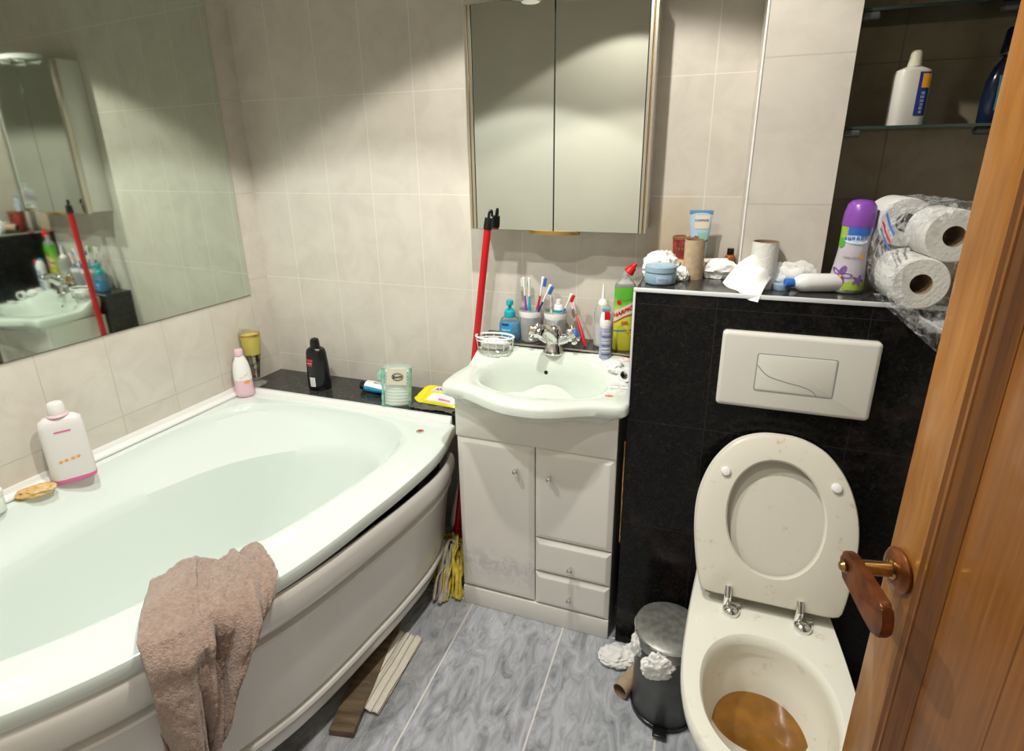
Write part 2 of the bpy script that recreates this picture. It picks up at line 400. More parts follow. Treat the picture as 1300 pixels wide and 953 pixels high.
def words(root, S, body, uc, zc, size, m, off=.0016, slope=0.0, bold=0.0, name='lettering'):
    bm = text_bm(body, size, bold); return obj(name, map_bm(bm, lambda x, y: S(uc + x, zc + y + slope * x, off)), m, root, smooth=False)
FLAT = lambda u, z, off=0: (u, -off, z)

# ------------------------------------------------------------------ room shell
ZT = CEIL
def LW(t, z, off=0.0):   # point on the left wall, t metres from the back corner
    a = .0557; return Vector((-t * math.sin(a) + off * math.cos(a), -t * math.cos(a) - off * math.sin(a), z))
bm = rbox(-.35, 2.55, -2.05, .15, -.06, 0); struct(obj('floor', bm, M_floor, smooth=False))
bm = rbox(-.35, 2.55, -2.05, .15, ZT, ZT + .06); struct(obj('ceiling', bm, M_ceiling, smooth=False))
bm = rbox(-.30, 1.965, 0, .12, 0, ZT); struct(obj('wall_back', bm, M_backwall, smooth=False))
bm = rbox(-.12, 0, -2.2, .15, 0, ZT); struct(obj('wall_left', bm, M_leftwall, rot=(0, 0, -.0557), smooth=False))
bm = rbox(2.42, 2.54, -2.05, .12, 0, ZT); struct(obj('wall_right', bm, M_front, smooth=False))
bm = rbox(-.30, 1.30, -2.02, -1.90, 0, ZT); rbox(2.20, 2.54, -2.02, -1.90, 0, ZT, bm=bm); rbox(1.30, 2.20, -2.02, -1.90, 2.05, ZT, bm=bm)
struct(obj('wall_front', bm, M_front, smooth=False))
bm = rbox(1.775, 1.9635, -.2401, 0, 1.14, ZT); struct(obj('wall_pillar', bm, M_pillar, smooth=False))
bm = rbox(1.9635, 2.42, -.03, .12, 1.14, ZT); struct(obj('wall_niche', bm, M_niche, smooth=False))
bm = rbox(1.9635, 2.42, -.24, -.03, 1.98, ZT); struct(obj('niche_shade_lintel', bm, M_pillar, smooth=False))  # unseen lintel, added to darken the niche
bm = rbox(1.771, 1.7755, -.2425, -.236, 1.15, ZT, .001); struct(obj('trim_1', bm, M_white, smooth=False))
# cistern boxing in black marble tiles, its shelf and chrome corner trims
bm = rbox(1.5276, 2.42, -.3685, 0, 0, 1.143); struct(obj('wall_cistern_boxing', bm, M_black, smooth=False))
bm = rbox(1.5280, 2.42, -.3675, 0, 1.143, 1.150); struct(obj('wall_cistern_shelf', bm, M_blacktop, smooth=False))
struct(obj('trim_2', rbox(1.524, 2.42, -.3725, -.366, 1.141, 1.1515, .0015), M_trim))
struct(obj('trim_3', rbox(1.524, 1.5300, -.3715, -.3655, .80, 1.1505, .001), M_trim))
struct(obj('trim_4', rbox(1.5275, 1.531, -.366, 0, 1.1415, 1.1512, .001), M_chrome))
bm = bmesh.new()
for k in range(14):
    z = .70 - k * .024; rbox(1.5232 + random.uniform(-.0006, .0006), 1.5255 + random.uniform(0, .001), -.371, -.367, z - .0125, z + .0125, .0008, bm=bm)
struct(obj('trim_5', bm, M_stain))
# dark marble ledge behind the basin
bm = rbox(.975, 1.5270, -.12, 0, .0, .880); struct(obj('wall_basin_boxing', bm, M_blacktop, smooth=False))
struct(obj('trim_6', rbox(.971, 1.527, -.1235, -.118, .876, .8822, .001), M_alu))
# ledge behind the bath
bm = rbox(-.02, .905, -.20, 0, .590, .617); struct(obj('wall_bath_ledge', bm, M_blacktop, smooth=False))
struct(obj('wall_bath_ledge_base', rbox(-.02, .74, -.19, 0, 0, .590), M_black, smooth=False))
struct(obj('trim_7', rbox(-.02, .907, -.2055, -.1985, .588, .6190, .0015), M_trim))
struct(obj('trim_9', loft([[(x, -.2055, .590), (x, -.2145, .597), (x, -.2125, .603), (x, -.2085, .611), (x, -.2055, .6155)] for x in (-.005, .905)]), M_white))
# white plastic seal along the left wall above the bath rim
bm = bmesh.new()
pts = [(0, .628), (0, .600), (.026, .600), (.026, .606), (.010, .614), (.006, .628)]
r0 = [LW(.205, z, o) for o, z in pts]; r1 = [LW(1.90, z, o) for o, z in pts]
struct(obj('trim_8', loft([r0, r1]), M_white, smooth=False))
# ledge end beyond the bath (towards the doorway wall)
struct(obj('wall_bath_end', rbox(-.2, .52, -1.90, -1.715, 0, .598), M_front, smooth=False))

# ------------------------------------------------------------------ the door at the right
DH = Vector((.2201, -.9755, 0)); DE = Vector((1.956, -1.0365, 0))
# local x: from the leading edge towards the hinge, local y: into the door (away from the visible face), z up
ang = math.atan2(DH.y, DH.x)
door = obj('door_1', rbox(0, .062, 0, .04, .012, 2.0, .002), M_handdoor, loc=DE, rot=(0, 0, ang)); struct(door)
# visible face must look towards the camera (-x side): local -y after rotation is (-cos.. )
bm = rbox(.062, .76, .006, .034, .012, .20); rbox(.062, .70, .006, .034, 1.88, 2.0, bm=bm); rbox(.70, .76, .0, .04, .012, 2.0, bm=bm)
obj('rail', bm, M_handdoor, door, smooth=False)
prof = [(.060, .0), (.066, -.004), (.069, -.0005), (.073, -.0005), (.075, .003), (.0755, .0035), (.081, -.003), (.086, .002), (.090, .009), (.094, .013), (.094, .03), (.060, .03)]
obj('moulding', loft([[(x, y, .19) for x, y in prof], [(x, y, 1.89) for x, y in prof]]), M_handdoor2, door, smooth=False)
bm = bmesh.new()
n = 6; wp = (.70 - .09) / n
for k in range(n): rbox(.09 + k * wp, .09 + (k + 1) * wp, .014, .026, .19, 1.89, .0012, 1, bm=bm)
obj('panel', bm, M_handdoor2, door, smooth=False)
HZ = .962
handle = obj('door_handle', lathe([(.0, 0), (.022, 0), (.0275, .002), (.0285, .005), (.025, .0085), (.017, .010), (.012, .0105), (0, .0105)], 36), M_lever, door,
             matrix=Matrix.Translation((.031, 0, HZ)) @ Matrix.Rotation(PI / 2, 4, 'X'))
handle['label'] = 'tarnished brass lever handle'
bm = tube([(0, 0, .008), (0, 0, .012), (0, 0, .014), (0, 0, .067)], [.0125, .0125, .0095, .0098], 20)
obj('neck', bm, M_brass, handle)
bm = bmesh.new()  # grip: a flat tapering blade that hangs back from the neck end towards the hinge
out = [(-.012, .015), (.010, .019), (.074, .017), (.088, .010), (.093, -.010), (.086, -.027), (.060, -.028), (.020, -.022), (-.006, -.017), (-.014, -.004)]
out = [(p.x, p.y) for p in catmull([(x, y, 0) for x, y in out], 5, True)]
b2 = prism(out, .054, .067, .003, 2); obj('grip', b2, M_lever, handle)
bm = lathe([(.0, .067), (.006, .067), (.0075, .070), (.005, .0735), (0, .074)], 16); obj('end_cap', bm, M_brass, handle)

# ------------------------------------------------------------------ big mirror on the left wall
t = thing('wall_mirror', 'large frameless mirror on the left wall above the bath', 'mirror', (0, 0, 0), 0)
def mbox(t0, t1, z0, z1, o0, o1):
    bm = bmesh.new(); q = [LW(a, z, o) for a in (t0, t1) for z in (z0, z1) for o in (o0, o1)]
    vs = [bm.verts.new(p) for p in q]
    for f in ((0, 1, 3, 2), (4, 6, 7, 5), (0, 4, 5, 1), (2, 3, 7, 6), (0, 2, 6, 4), (1, 5, 7, 3)): bm.faces.new([vs[i] for i in f])
    return bm
obj('backing', mbox(.100, 1.45, .967, 2.16, .0005, .0050), M_glassedge, t, smooth=False)
obj('mirror_glass', mbox(.1012, 1.4485, .9685, 2.158, .0050, .0062), M_mirror_side, t, smooth=False)

# ------------------------------------------------------------------ mirror cabinet
X0, X1, YF, Z0, Z1 = .9650, 1.5185, -.1105, 1.254, 1.893
cab = thing('mirror_cabinet', 'white bathroom cabinet with two mirrored doors on the back wall', 'cabinet', (0, 0, 0))
obj('carcass', rbox(X0 + .003, X1 - .003, YF + .018, -.0005, Z0 + .006, Z1, .002), M_vanity, cab)
XM = (X0 + X1) / 2 - .002
for a, b in ((X0 + .022, XM - .001), (XM + .001, X1 - .022)):
    d = obj('door', rbox(a, b, YF, YF + .017, Z0, Z1 - .004, .0005, 1), M_glassedge, cab)
    obj('mirror_glass', rbox(a + .0012, b - .0012, YF - .0009, YF - .0001, Z0 + .001, Z1 - .005), M_mirror, d, smooth=False)
for s, xa in ((-1, X0), (1, X1)):
    q = lambda v: xa - s * v
    def vb(v0, v1, y0, y1): return rbox(min(q(v0), q(v1)), max(q(v0), q(v1)), y0, y1, Z0, Z1 - .004, .0006, 1)
    e = obj('side_strip', vb(.0, .008, YF - .001, YF + .017), M_alu, cab)
    obj('edge_line', vb(.0085, .0115, YF + .001, YF + .017), M_gold, e); obj('edge_line', vb(.012, .0205, YF - .002, YF + .017), M_alu, e)
# brown half-moon finger pull under the seam and the crescent lamp canopy on top
poly = [(XM + .082 * math.cos(PI * k / 16), YF + .012 - .030 * math.sin(PI * k / 16)) for k in range(17)]
obj('finger_pull', prism(poly, Z0 - .010, Z0 + .001, .002), M_gold, cab)
poly = [(XM - .02 + .160 * math.cos(PI * k / 24), YF + .02 - .085 * math.sin(PI * k / 24)) for k in range(25)]
cn = obj('lamp_canopy', prism(poly, Z1 + .004, Z1 + .022, .003), M_white, cab)
cn['label'] = 'white crescent lamp canopy'
for dx in (-.08, .04):
    l = obj('lamp_cup', lathe([(.026, -.012), (.030, -.008), (.032, .0), (.02, .004)], 24), M_chrome, cn, loc=(XM + dx - .0, YF - .028, Z1 + .004))

# ------------------------------------------------------------------ vanity unit
VX0, VX1, VY = 1.004, 1.504, -.3735
van = thing('vanity_cabinet', 'white gloss vanity cabinet under the basin with two doors and two drawers', 'cabinet', (0, 0, 0))
cb = rbox(VX0 + .001, VX0 + .017, VY + .018, -.125, 0, .786); rbox(VX1 - .017, VX1 - .001, VY + .018, -.125, 0, .786, bm=cb)
rbox(VX0 + .017, VX1 - .017, VY + .018, -.125, .070, .086, bm=cb); rbox(VX0 + .017, VX1 - .017, -.131, -.125, .086, .70, bm=cb)
obj('carcass', cb, M_vanity, van, smooth=False)
obj('fascia', rbox(VX0, VX1, VY, VY + .018, .650, .786, .002), M_vanity, van)
obj('plinth', rbox(VX0, VX1, VY + .001, VY + .02, 0.0, .072, .003), M_vanity, van)
def scuff_mat():
    g = NG('scuffed_white_cabinet'); vec, xyz = g.pos()
    d = g.math('ABSOLUTE', g.math('SUBTRACT', xyz[2], .19)); m_ = g.math('MAXIMUM', g.math('SUBTRACT', 1.0, g.math('DIVIDE', d, .085)), 0.0)
    n = g.ramp(g.noise(vec, 26, 6, .7, .8), [(.42, (0, 0, 0)), (.62, (1, 1, 1))])
    g.put(g.b.inputs['Base Color'], g.mix(g.math('MULTIPLY', g.math('MULTIPLY', m_, n), .9), (.84, .81, .745), (.56, .55, .56)))
    g.b.inputs['Roughness'].default_value = .22; g.b.inputs['Coat Weight'].default_value = .4; return g.m
M_vscuff = scuff_mat()
def front(x0, x1, z0, z1, name, inset=.016):
    """bevelled cabinet front: raised middle with chamfered border"""
    y0 = VY + .018
    R = [(0, 0), (0, -.010), (.003, -.0125), (inset, -.0185), (inset + .004, -.019)]
    rings = [[(x0 + i, y0 + d, z0 + i), (x1 - i, y0 + d, z0 + i), (x1 - i, y0 + d, z1 - i), (x0 + i, y0 + d, z1 - i)] for i, d in R]
    return obj(name, loft(rings), M_vscuff if x0 < 1.1 else M_vanity, van, smooth=False)
def knob(par, x, z):
    obj('knob', lathe([(.005, 0), (.0042, .008), (.0075, .011), (.0095, .015), (.0088, .021), (.005, .0245), (0, .025)], 18), M_chrome, par,
        matrix=Matrix.Translation((x, VY - .001, z)) @ Matrix.Rotation(PI / 2, 4, 'X'))
d = front(VX0 + .001, 1.259, .078, .647, 'door'); knob(d, 1.204, .566)
# scuffed lower part of the left door
d = front(1.262, VX1 - .001, .330, .647, 'door'); knob(d, 1.311, .560)
d = front(1.262, VX1 - .001, .202, .326, 'drawer', .014); knob(d, 1.379, .247)
d = front(1.262, VX1 - .001, .074, .198, 'drawer', .014); knob(d, 1.379, .130)

# ------------------------------------------------------------------ basin
BC = Vector((1.251, -.252))
half = [(0, -.487), (.05, -.483), (.10, -.466), (.145, -.443), (.185, -.425), (.225, -.416), (.255, -.412), (.272, -.402), (.279, -.375), (.277, -.30), (.262, -.21), (.250, -.150), (.240, -.1255), (.15, -.1245), (0, -.1245)]
outl = [(BC.x + x, y) for x, y in half] + [(BC.x - x, y) for x, y in half[-2:0:-1]]
outl = [(p.x, p.y) for p in catmull([(x, y, 0) for x, y in outl], 6, True)]
def polar(poly, c, N):
    """radial samples of a closed outline about c"""
    res = []
    for k in range(N):
        a = 2 * PI * k / N; dx, dy = math.cos(a), math.sin(a); best = 0
        for (x0, y0), (x1, y1) in zip(poly, poly[1:] + poly[:1]):
            ex, ey = x1 - x0, y1 - y0; den = dx * ey - dy * ex
            if abs(den) < 1e-12: continue
            t = ((x0 - c[0]) * ey - (y0 - c[1]) * ex) / den; s = ((x0 - c[0]) * dy - (y0 - c[1]) * dx) / den
            if t > 0 and -1e-6 <= s <= 1 + 1e-6: best = max(best, t)
        res.append(best)
    return res
N = 144
Ro = polar(outl, BC, N)
def ell(a, b, n=2.0): return [1 / ((abs(math.cos(2 * PI * k / N)) / a) ** n + (abs(math.sin(2 * PI * k / N)) / b) ** n) ** (1 / n) for k in range(N)]
Ri = [a if math.sin(2 * PI * k / N) < 0 else b for k, (a, b) in enumerate(zip(ell(.205, .150, 2.2), ell(.205, .086, 2.3)))]
def zdeck(y):   # the back deck rises towards the wall
    t = max(0, min(1, (y + .235) / .09)); return .045 * t * t * (3 - 2 * t)
def bring(R, z, deck=0.0, c=BC): 
    return [(c.x + R[k] * math.cos(2 * PI * k / N), c.y + R[k] * math.sin(2 * PI * k / N), z + deck * zdeck(c.y + R[k] * math.sin(2 * PI * k / N))) for k in range(N)]
def lerp(A, B, t): return [a + (b - a) * t for a, b in zip(A, B)]
off = lambda R, d: [max(.01, r - d) for r in R]
Rb = ell(.06, .05)
fas = ell(.235, .17, 4)
rings = [bring(off(Ro, .125), .738), bring(off(Ro, .095), .741), bring(off(Ro, .070), .752), bring(off(Ro, .045), .772), bring(off(Ro, .022), .790), bring(off(Ro, .008), .794, .5), bring(off(Ro, .0), .802, 1), bring(Ro, .820, 1), bring(off(Ro, .003), .827, 1), bring(off(Ro, .010), .831, 1),
         bring(lerp(Ro, Ri, .55), .832, 1), bring(lerp(Ro, Ri, .86), .830, 1), bring(Ri, .824, .9), bring(off(Ri, .008), .812, .8), bring(off(Ri, .018), .790, .5),
         bring(lerp(Ri, Rb, .18), .760, .3), bring(lerp(Ri, Rb, .32), .728), bring(lerp(Ri, Rb, .50), .698), bring(lerp(Ri, Rb, .72), .676), bring(lerp(Ri, Rb, .92), .666), bring(off(Rb, .03), .664)]
bas = thing('wash_basin', 'white ceramic basin with a wavy front set on the vanity cabinet', 'basin', (0, 0, 0))
bowl = obj('bowl', loft(rings), M_basin, bas)
# overflow hole with its moulded surround, waste
def onbowl(x, y, z, r0, r1, m, nm, nrm, th=.004):
    q = Vector(nrm).to_track_quat('Z', 'Y').to_matrix().to_4x4()
    return obj(nm, lathe([(r0, 0), (r1, th * .6), (r1 * .8, th), (r1 * .55, th)], 24), m, bas, matrix=Matrix.Translation((x, y, z)) @ q)
onbowl(1.240, -.1755, .813, .014, .0125, M_ceramic, 'overflow_surround', (0, -.94, .34))
onbowl(1.240, -.1792, .8145, .0078, .0072, M_black_pl, 'overflow_hole', (0, -.94, .34), .002)
obj('waste', lathe([(.0, 0), (.028, .0), (.030, .003), (.022, .005), (.018, .003), (0, .003)], 28), M_chrome, bas, loc=(1.251, -.252, .664))
# orange speck on the right of the rim
sp = tag(obj('soap_scrap', prism([(x * .012, y * .007) for x, y in [(-1, -.2), (-.3, -.7), (.8, -.4), (1, .3), (.2, .8), (-.7, .5)]], 0, .0022, .0006), M_sticker, loc=(1.470, -.345, .8315)),
         'small orange scrap on the right front of the basin rim', 'scrap')

# mixer tap
tap = thing('mixer_tap', 'chrome mixer tap with two cross handles at the back of the basin', 'tap', (1.256, -.150, .872)); tap.scale = (1.22, 1.1, 1.3)
obj('body', lathe([(0, 0), (.027, 0), (.028, .004), (.023, .010), (.021, .030), (.022, .046), (.019, .060), (.012, .070), (0, .074)], 28), M_chrome, tap)
pth = catmull([(0, -.008, .040), (-.006, -.030, .058), (-.014, -.052, .070), (-.020, -.070, .071), (-.022, -.078, .062)], 6)
obj('spout', tube(pth, [.016 - .004 * i / (len(pth) - 1) for i in range(len(pth))], 18), M_chrome, tap)
for s in (-1, 1):
    h = obj('handle', tube([(s * .012, 0, .034), (s * .034, 0, .041), (s * .040, 0, .044)], [.014, .012, .009], 18), M_chrome, tap)
    c0 = Vector((s * .052, -.003, .052)); ax = Vector((s * .8, -.1, .45)).normalized(); p1 = ax.orthogonal().normalized(); p2 = ax.cross(p1)
    bm = tube([c0 - ax * .014, c0 + ax * .010], [.013, .015], 16)
    obj('hub', bm, M_chrome, h)
    bm = bmesh.new()
    for q in (p1, p2, -p1, -p2): tube([c0, c0 + q * .020, c0 + q * .024, c0 + q * .027], [.0065, .0065, .0075, .003], 12, bm)
    obj('cross_arm', bm, M_chrome, h)
    bm = tube([c0 + ax * .010, c0 + ax * .0135, c0 + ax * .015], [.012, .011, .004], 16); obj('cap', bm, M_gold if s < 0 else M_bluep, h)

# ------------------------------------------------------------------ flush plate
fp = thing('flush_plate', 'wide white dual flush plate on the black tiles above the toilet', 'flush plate', (1.9178, -.3690, .9637))
W2, H2 = .170, .0975
def rrect(w_, h_, r, n=6):
    o = []
    for cx_, cz_, a0 in ((w_ - r, h_ - r, 0), (-w_ + r, h_ - r, PI / 2), (-w_ + r, -h_ + r, PI), (w_ - r, -h_ + r, 1.5 * PI)):
        for k in range(n + 1): a = a0 + PI / 2 * k / n; o.append((cx_ + r * math.cos(a), cz_ + r * math.sin(a)))
    return o
rings = [[(x, d, z) for x, z in rrect(W2 - i, H2 - i, max(.002, .010 - i))] for i, d in ((0, 0), (0, -.012), (.004, -.0165), (.010, -.018))]
obj('plate', loft(rings), M_plastic, fp)
g = bmesh.new(); rr = rrect(.086, .048, .005)
tube([(x, -.0180, z) for x, z in rr] + [(rr[0][0], -.018, rr[0][1])], .0011, 6, g)
obj('button_gap', g, M_greytext, fp)
rings = [[(x, d, z) for x, z in rrect(.0848 - i, .0468 - i, .005)] for i, d in ((0, -.0165), (0, -.0185), (.002, -.0195))]
bt = obj('button', loft(rings), M_plastic, fp)
pth = catmull([(-.084, 0, .018), (-.06, 0, -.006), (-.02, 0, -.018), (.02, 0, -.026), (.043, 0, -.036), (.052, 0, -.047)], 7)
obj('dividing_line', tube([(p.x, -.0195, p.z) for p in pth], .0010, 6), M_greytext, bt)

# ------------------------------------------------------------------ toilet
TX = 1.893
toi = thing('toilet', 'wall hung white toilet with seat and lid raised against black tiles', 'toilet', (0, 0, 0))
ph = [(.140, -.371), (.150, -.46), (.160, -.56), (.168, -.66), (.172, -.76), (.168, -.84), (.150, -.91), (.115, -.965), (.06, -.995), (0, -1.003)]
po = [(TX - x, y) for x, y in ph] + [(TX + x, y) for x, y in ph[-2::-1]]
pc = Vector((TX, -.70))
po2 = catmull([(x, y, 0) for x, y in po[1:-1]], 5); po = [po[0]] + [(p.x, p.y) for p in po2] + [po[-1]]
Po = polar(po, pc, N)
Pin = ell(.126, .150, 2.2); ic = Vector((TX, -.812))
# inner radii measured from pc so that rings match
inn = [(ic.x + Pin[k] * math.cos(2 * PI * k / N), ic.y + Pin[k] * math.sin(2 * PI * k / N)) for k in range(N)]
def inner(s, dy=0): return [(ic.x + (x - ic.x) * s, ic.y + dy + (y - ic.y) * s) for x, y in inn]
def outer(s, dy=0, dx=1.0): return [(pc.x + Po[k] * s * dx * math.cos(2 * PI * k / N), min(-.371, pc.y + dy + Po[k] * s * math.sin(2 * PI * k / N))) for k in range(N)]
def z_(P, z): return [(x, y, z) for x, y in P]
def mixp(A, B, t): return [(a[0] + (b[0] - a[0]) * t, a[1] + (b[1] - a[1]) * t) for a, b in zip(A, B)]
O1 = outer(1)
rings = [z_(outer(.46, .16), .10), z_(outer(.50, .15), .16), z_(outer(.62, .09), .26), z_(outer(.86, .03), .34), z_(outer(.985), .385), z_(O1, .400), z_(outer(.995), .414), z_(outer(.975), .420),
         z_(mixp(O1, inner(1.05), .5), .421), z_(inner(1.06), .420), z_(inner(1.02), .414), z_(inner(.99), .398), z_(inner(1.02), .372), z_(inner(.93), .33), z_(inner(.74, .02), .27), z_(inner(.52, .04), .22), z_(inner(.25, .05), .19)]
obj('pan', loft(rings), M_pan, toi)
obj('water', prism([(x, y) for x, y in inner(.80, .015)], .276, .2785), M_water, toi)
# seat and lid share an inclined plane, leaning back on the tiles
HA = Vector((TX + .012, -.572, .442)); HB = Vector((TX + .012, -.388, .838)); sv = (HB - HA).normalized(); nv = Vector((0, -sv.z, sv.y))
MS = Matrix(((1, sv.x, nv.x, HA.x), (0, sv.y, nv.y, HA.y), (0, sv.z, nv.z, HA.z), (0, 0, 0, 1)))   # local x, y = up the seat, z = towards the room
sh = [(.120, .004), (.150, .010), (.160, .035), (.169, .08), (.177, .135), (.180, .190), (.176, .237), (.165, .280), (.149, .318), (.127, .351), (.099, .379), (.066, .396), (.033, .4045), (0, .406)]
so = [(x, y) for x, y in sh] + [(-x, y) for x, y in sh[-2::-1]]
so = [(p.x, p.y) for p in catmull([(x, y, 0) for x, y in so], 4)]
scn = Vector((0, .205))
So = polar(so, scn, N)
def sring(R, z, c=scn): return [(c.x + R[k] * math.cos(2 * PI * k / N), c.y + R[k] * math.sin(2 * PI * k / N), z) for k in range(N)]
Hol = ell(.107, .136, 2.1)
st = obj('seat', loft([sring(Hol, .004), sring(Hol, .016), sring([h + .004 for h in Hol], .020), sring(off(So, .010), .020), sring(off(So, .003), .017), sring(So, .011), sring(off(So, .003), .004), sring([h + .002 for h in Hol], .002), sring(Hol, .004)], False, False), M_seat, toi, matrix=MS)
for x, s_ in ((-.119, .300), (.125, .300)):
    obj('bumper', lathe([(.011, 0), (.0115, .004), (.010, .008), (.006, .0095), (0, .010)], 20), M_white, st, loc=(x, s_, .0195))
lid = obj('lid', loft([sring(off(So, .002), -.012), sring(off(So, -.002), -.016), sring(off(So, .0), -.026), sring(off(So, .012), -.031), sring([r * .3 for r in So], -.034)]), M_lid, toi, matrix=MS)
obj('lid_bumper_ring', loft([sring(ell(.112, .142), -.0125), sring(ell(.113, .143), -.0105), sring(ell(.110, .140), -.0105)], False, False), M_lid, lid)
for x in (-.078, .078):
    hg = obj('hinge', lathe([(.0, 0), (.019, 0), (.0195, .006), (.016, .013), (.008, .017), (0, .018)], 24), M_chrome, toi, loc=(TX + .012 + x - .002, -.600, .421))
    hg['label'] = 'chrome hinge'
    obj('hinge_pin', tube([(-.018, .018, .012), (.020, .018, .012)], .0055, 12), M_chrome, hg)
    bm = tube([(-.010, .012, .010), (-.010, .006, .040), (-.010, .018, .060)], [.0085, .009, .0075], 12); obj('hinge_arm', bm, M_chrome, hg)

# ------------------------------------------------------------------ bath
bath = thing('bathtub', 'white offset corner bathtub with a bowed front along the left wall', 'bathtub', (0, 0, 0))
BC2 = Vector((.40, -.86))
lx = lambda y: .0557 * y + .001
bo = [(lx(-.205), -.2065), (.45, -.2065), (.915, -.2065), (.9285, -.215), (.934, -.26), (.952, -.34), (.960, -.42), (.957, -.50), (.945, -.62), (.930, -.72), (.908, -.86), (.880, -.98), (.848, -1.07), (.804, -1.17), (.735, -1.31), (.64, -1.44), (.52, -1.56), (.38, -1.65), (.22, -1.70), (.02, -1.715), (lx(-1.70), -1.71), (lx(-1.2), -1.2), (lx(-.7), -.7)]
bo2 = []
for i, p in enumerate(bo): bo2.append(p)
seg = catmull([(x, y, 0) for x, y in bo[4:19]], 6); bo2 = bo[:4] + [(p.x, p.y) for p in seg] + bo[19:]
NB = 200
def polarN(poly, c, n_):
    global N
    old = N; N = n_; r = polar(poly, c, n_); N = old; return r
Bo = polar(bo2, BC2, NB)
bi = [(.095, -.335), (.22, -.268), (.43, -.243), (.62, -.250), (.735, -.292), (.800, -.375), (.815, -.50), (.795, -.66), (.755, -.84), (.700, -1.00), (.645, -1.13), (.56, -1.29), (.44, -1.43), (.28, -1.52), (.12, -1.54), (.025, -1.45), (-.003, -1.2), (.008, -.85), (.030, -.52)]
bi = [(p.x, p.y) for p in catmull([(x, y, 0) for x, y in bi], 6, True)]
Bi = polar(bi, BC2, NB)
bb = [(.27, -.55), (.45, -.50), (.60, -.52), (.65, -.65), (.62, -.85), (.52, -1.08), (.38, -1.25), (.24, -1.28), (.17, -1.1), (.20, -.8)]
bb = [(p.x, p.y) for p in catmull([(x, y, 0) for x, y in bb], 6, True)]
Bb = polar(bb, BC2, NB)
def lift(k):   # the rim has sprung up a little
    return 0
def bR(R, z): return [(BC2.x + R[k] * math.cos(2 * PI * k / NB), BC2.y + R[k] * math.sin(2 * PI * k / NB), z) for k in range(NB)]
bc_ = [(.14, -.70), (.20, -.56), (.30, -.44), (.42, -.36), (.56, -.315), (.66, -.335), (.735, -.42), (.750, -.55), (.722, -.72), (.668, -.90), (.600, -1.06), (.52, -1.20), (.42, -1.32), (.30, -1.38), (.17, -1.36), (.09, -1.2), (.075, -1.0), (.10, -.82)]
bc_ = [(p.x, p.y) for p in catmull([(x, y, 0) for x, y in bc_], 6, True)]
Bc = polar(bc_, BC2, NB)
rings = [bR(off(Bo, .012), .585), bR(off(Bo, .012), .562), bR(off(Bo, .004), .560), bR(off(Bo, .0), .566), bR(Bo, .588), bR(off(Bo, .003), .5955), bR(off(Bo, .009), .5985), bR(lerp(Bo, Bi, .5), .5970), bR(lerp(Bo, Bi, .82), .5985),
         bR(lerp(Bo, Bi, .93), .5965), bR(Bi, .588), bR(off(Bi, .008), .572), bR(lerp(Bi, Bc, .30), .545), bR(lerp(Bi, Bc, .62), .520), bR(lerp(Bi, Bc, .86), .503), bR(Bc, .490), bR(lerp(Bc, Bb, .07), .460), bR(lerp(Bc, Bb, .22), .390), bR(lerp(Bc, Bb, .50), .285), bR(lerp(Bc, Bb, .80), .215), bR(Bb, .196), bR([r * .5 for r in Bb], .185)]
shell = obj('tub_shell', loft(rings, False, True), M_bath, bath)
# front panel: follows the bowed front, from the back end to the doorway end
fr = [p for p in bo2[4:] if True]
front_pts = [Vector((x, y, 0)) for x, y in bo2 if x > .0 and (x > .915 or y < -.9) and y < -.222]
front_pts = sorted({(round(p.x, 5), round(p.y, 5)) for p in front_pts}, key=lambda p: -math.atan2(p[1] - BC2.y, p[0] - BC2.x))
front_pts = [Vector((x, y, 0)) for x, y in front_pts]
def panel_bm(prof_fn):
    bm = bmesh.new(); rings = []
    L = len(front_pts)
    for i, p in enumerate(front_pts):
        t = (front_pts[min(i + 1, L - 1)] - front_pts[max(i - 1, 0)]).normalized(); nrm = Vector((-t.y, t.x, 0))
        if nrm.dot(Vector((BC2.x, BC2.y, 0)) - p) < 0: nrm = -nrm
        gap = max(0.0, min(1.0, (p.y + 1.10) / .80)) ** 1.2 * .042
        rings.append([(p.x + nrm.x * o, p.y + nrm.y * o, z - gap * g_) for o, z, g_ in prof_fn(p)])
    return loft(rings, True, True, bm)
pp = lambda p: [(.008, .557, 1), (.001, .550, 1), (-.003, .535, 1), (-.003, .500, .9), (.003, .478, .9), (.012, .466, .8), (.028, .462, .8), (.028, .452, .8), (.011, .449, .8), (.010, .441, .8), (.020, .432, .8), (.030, .36, .5), (.046, .185, 0), (.048, .172, 0), (.064, .168, 0), (.064, .158, 0),
                (.044, .154, 0), (.042, .145, 0), (.052, .130, 0), (.062, .100, 0), (.070, .074, 0), (.078, .072, 0), (.074, .104, 0), (.076, .17, 0), (.060, .22, 0), (.042, .42, .6), (.038, .48, .8), (.018, .551, 1)]
obj('bath_panel', panel_bm(pp), M_panelb, bath)
obj('tub_foot', rbox(.60, .80, -.66, -.62, 0, .07, .004), M_board, bath)
# small red and blue hot-cold emblem on the rim corner
em = obj('emblem', lathe([(.013, 0), (.0135, .0015), (.011, .0025), (0, .0025)], 24), M_chrome, bath, loc=(.835, -.300, .5985))
em['label'] = 'tiny chrome badge with red dot'
obj('emblem_dot', lathe([(.006, 0), (.006, .0012), (0, .0012)], 16), M_red, em, loc=(.002, 0, .0025))

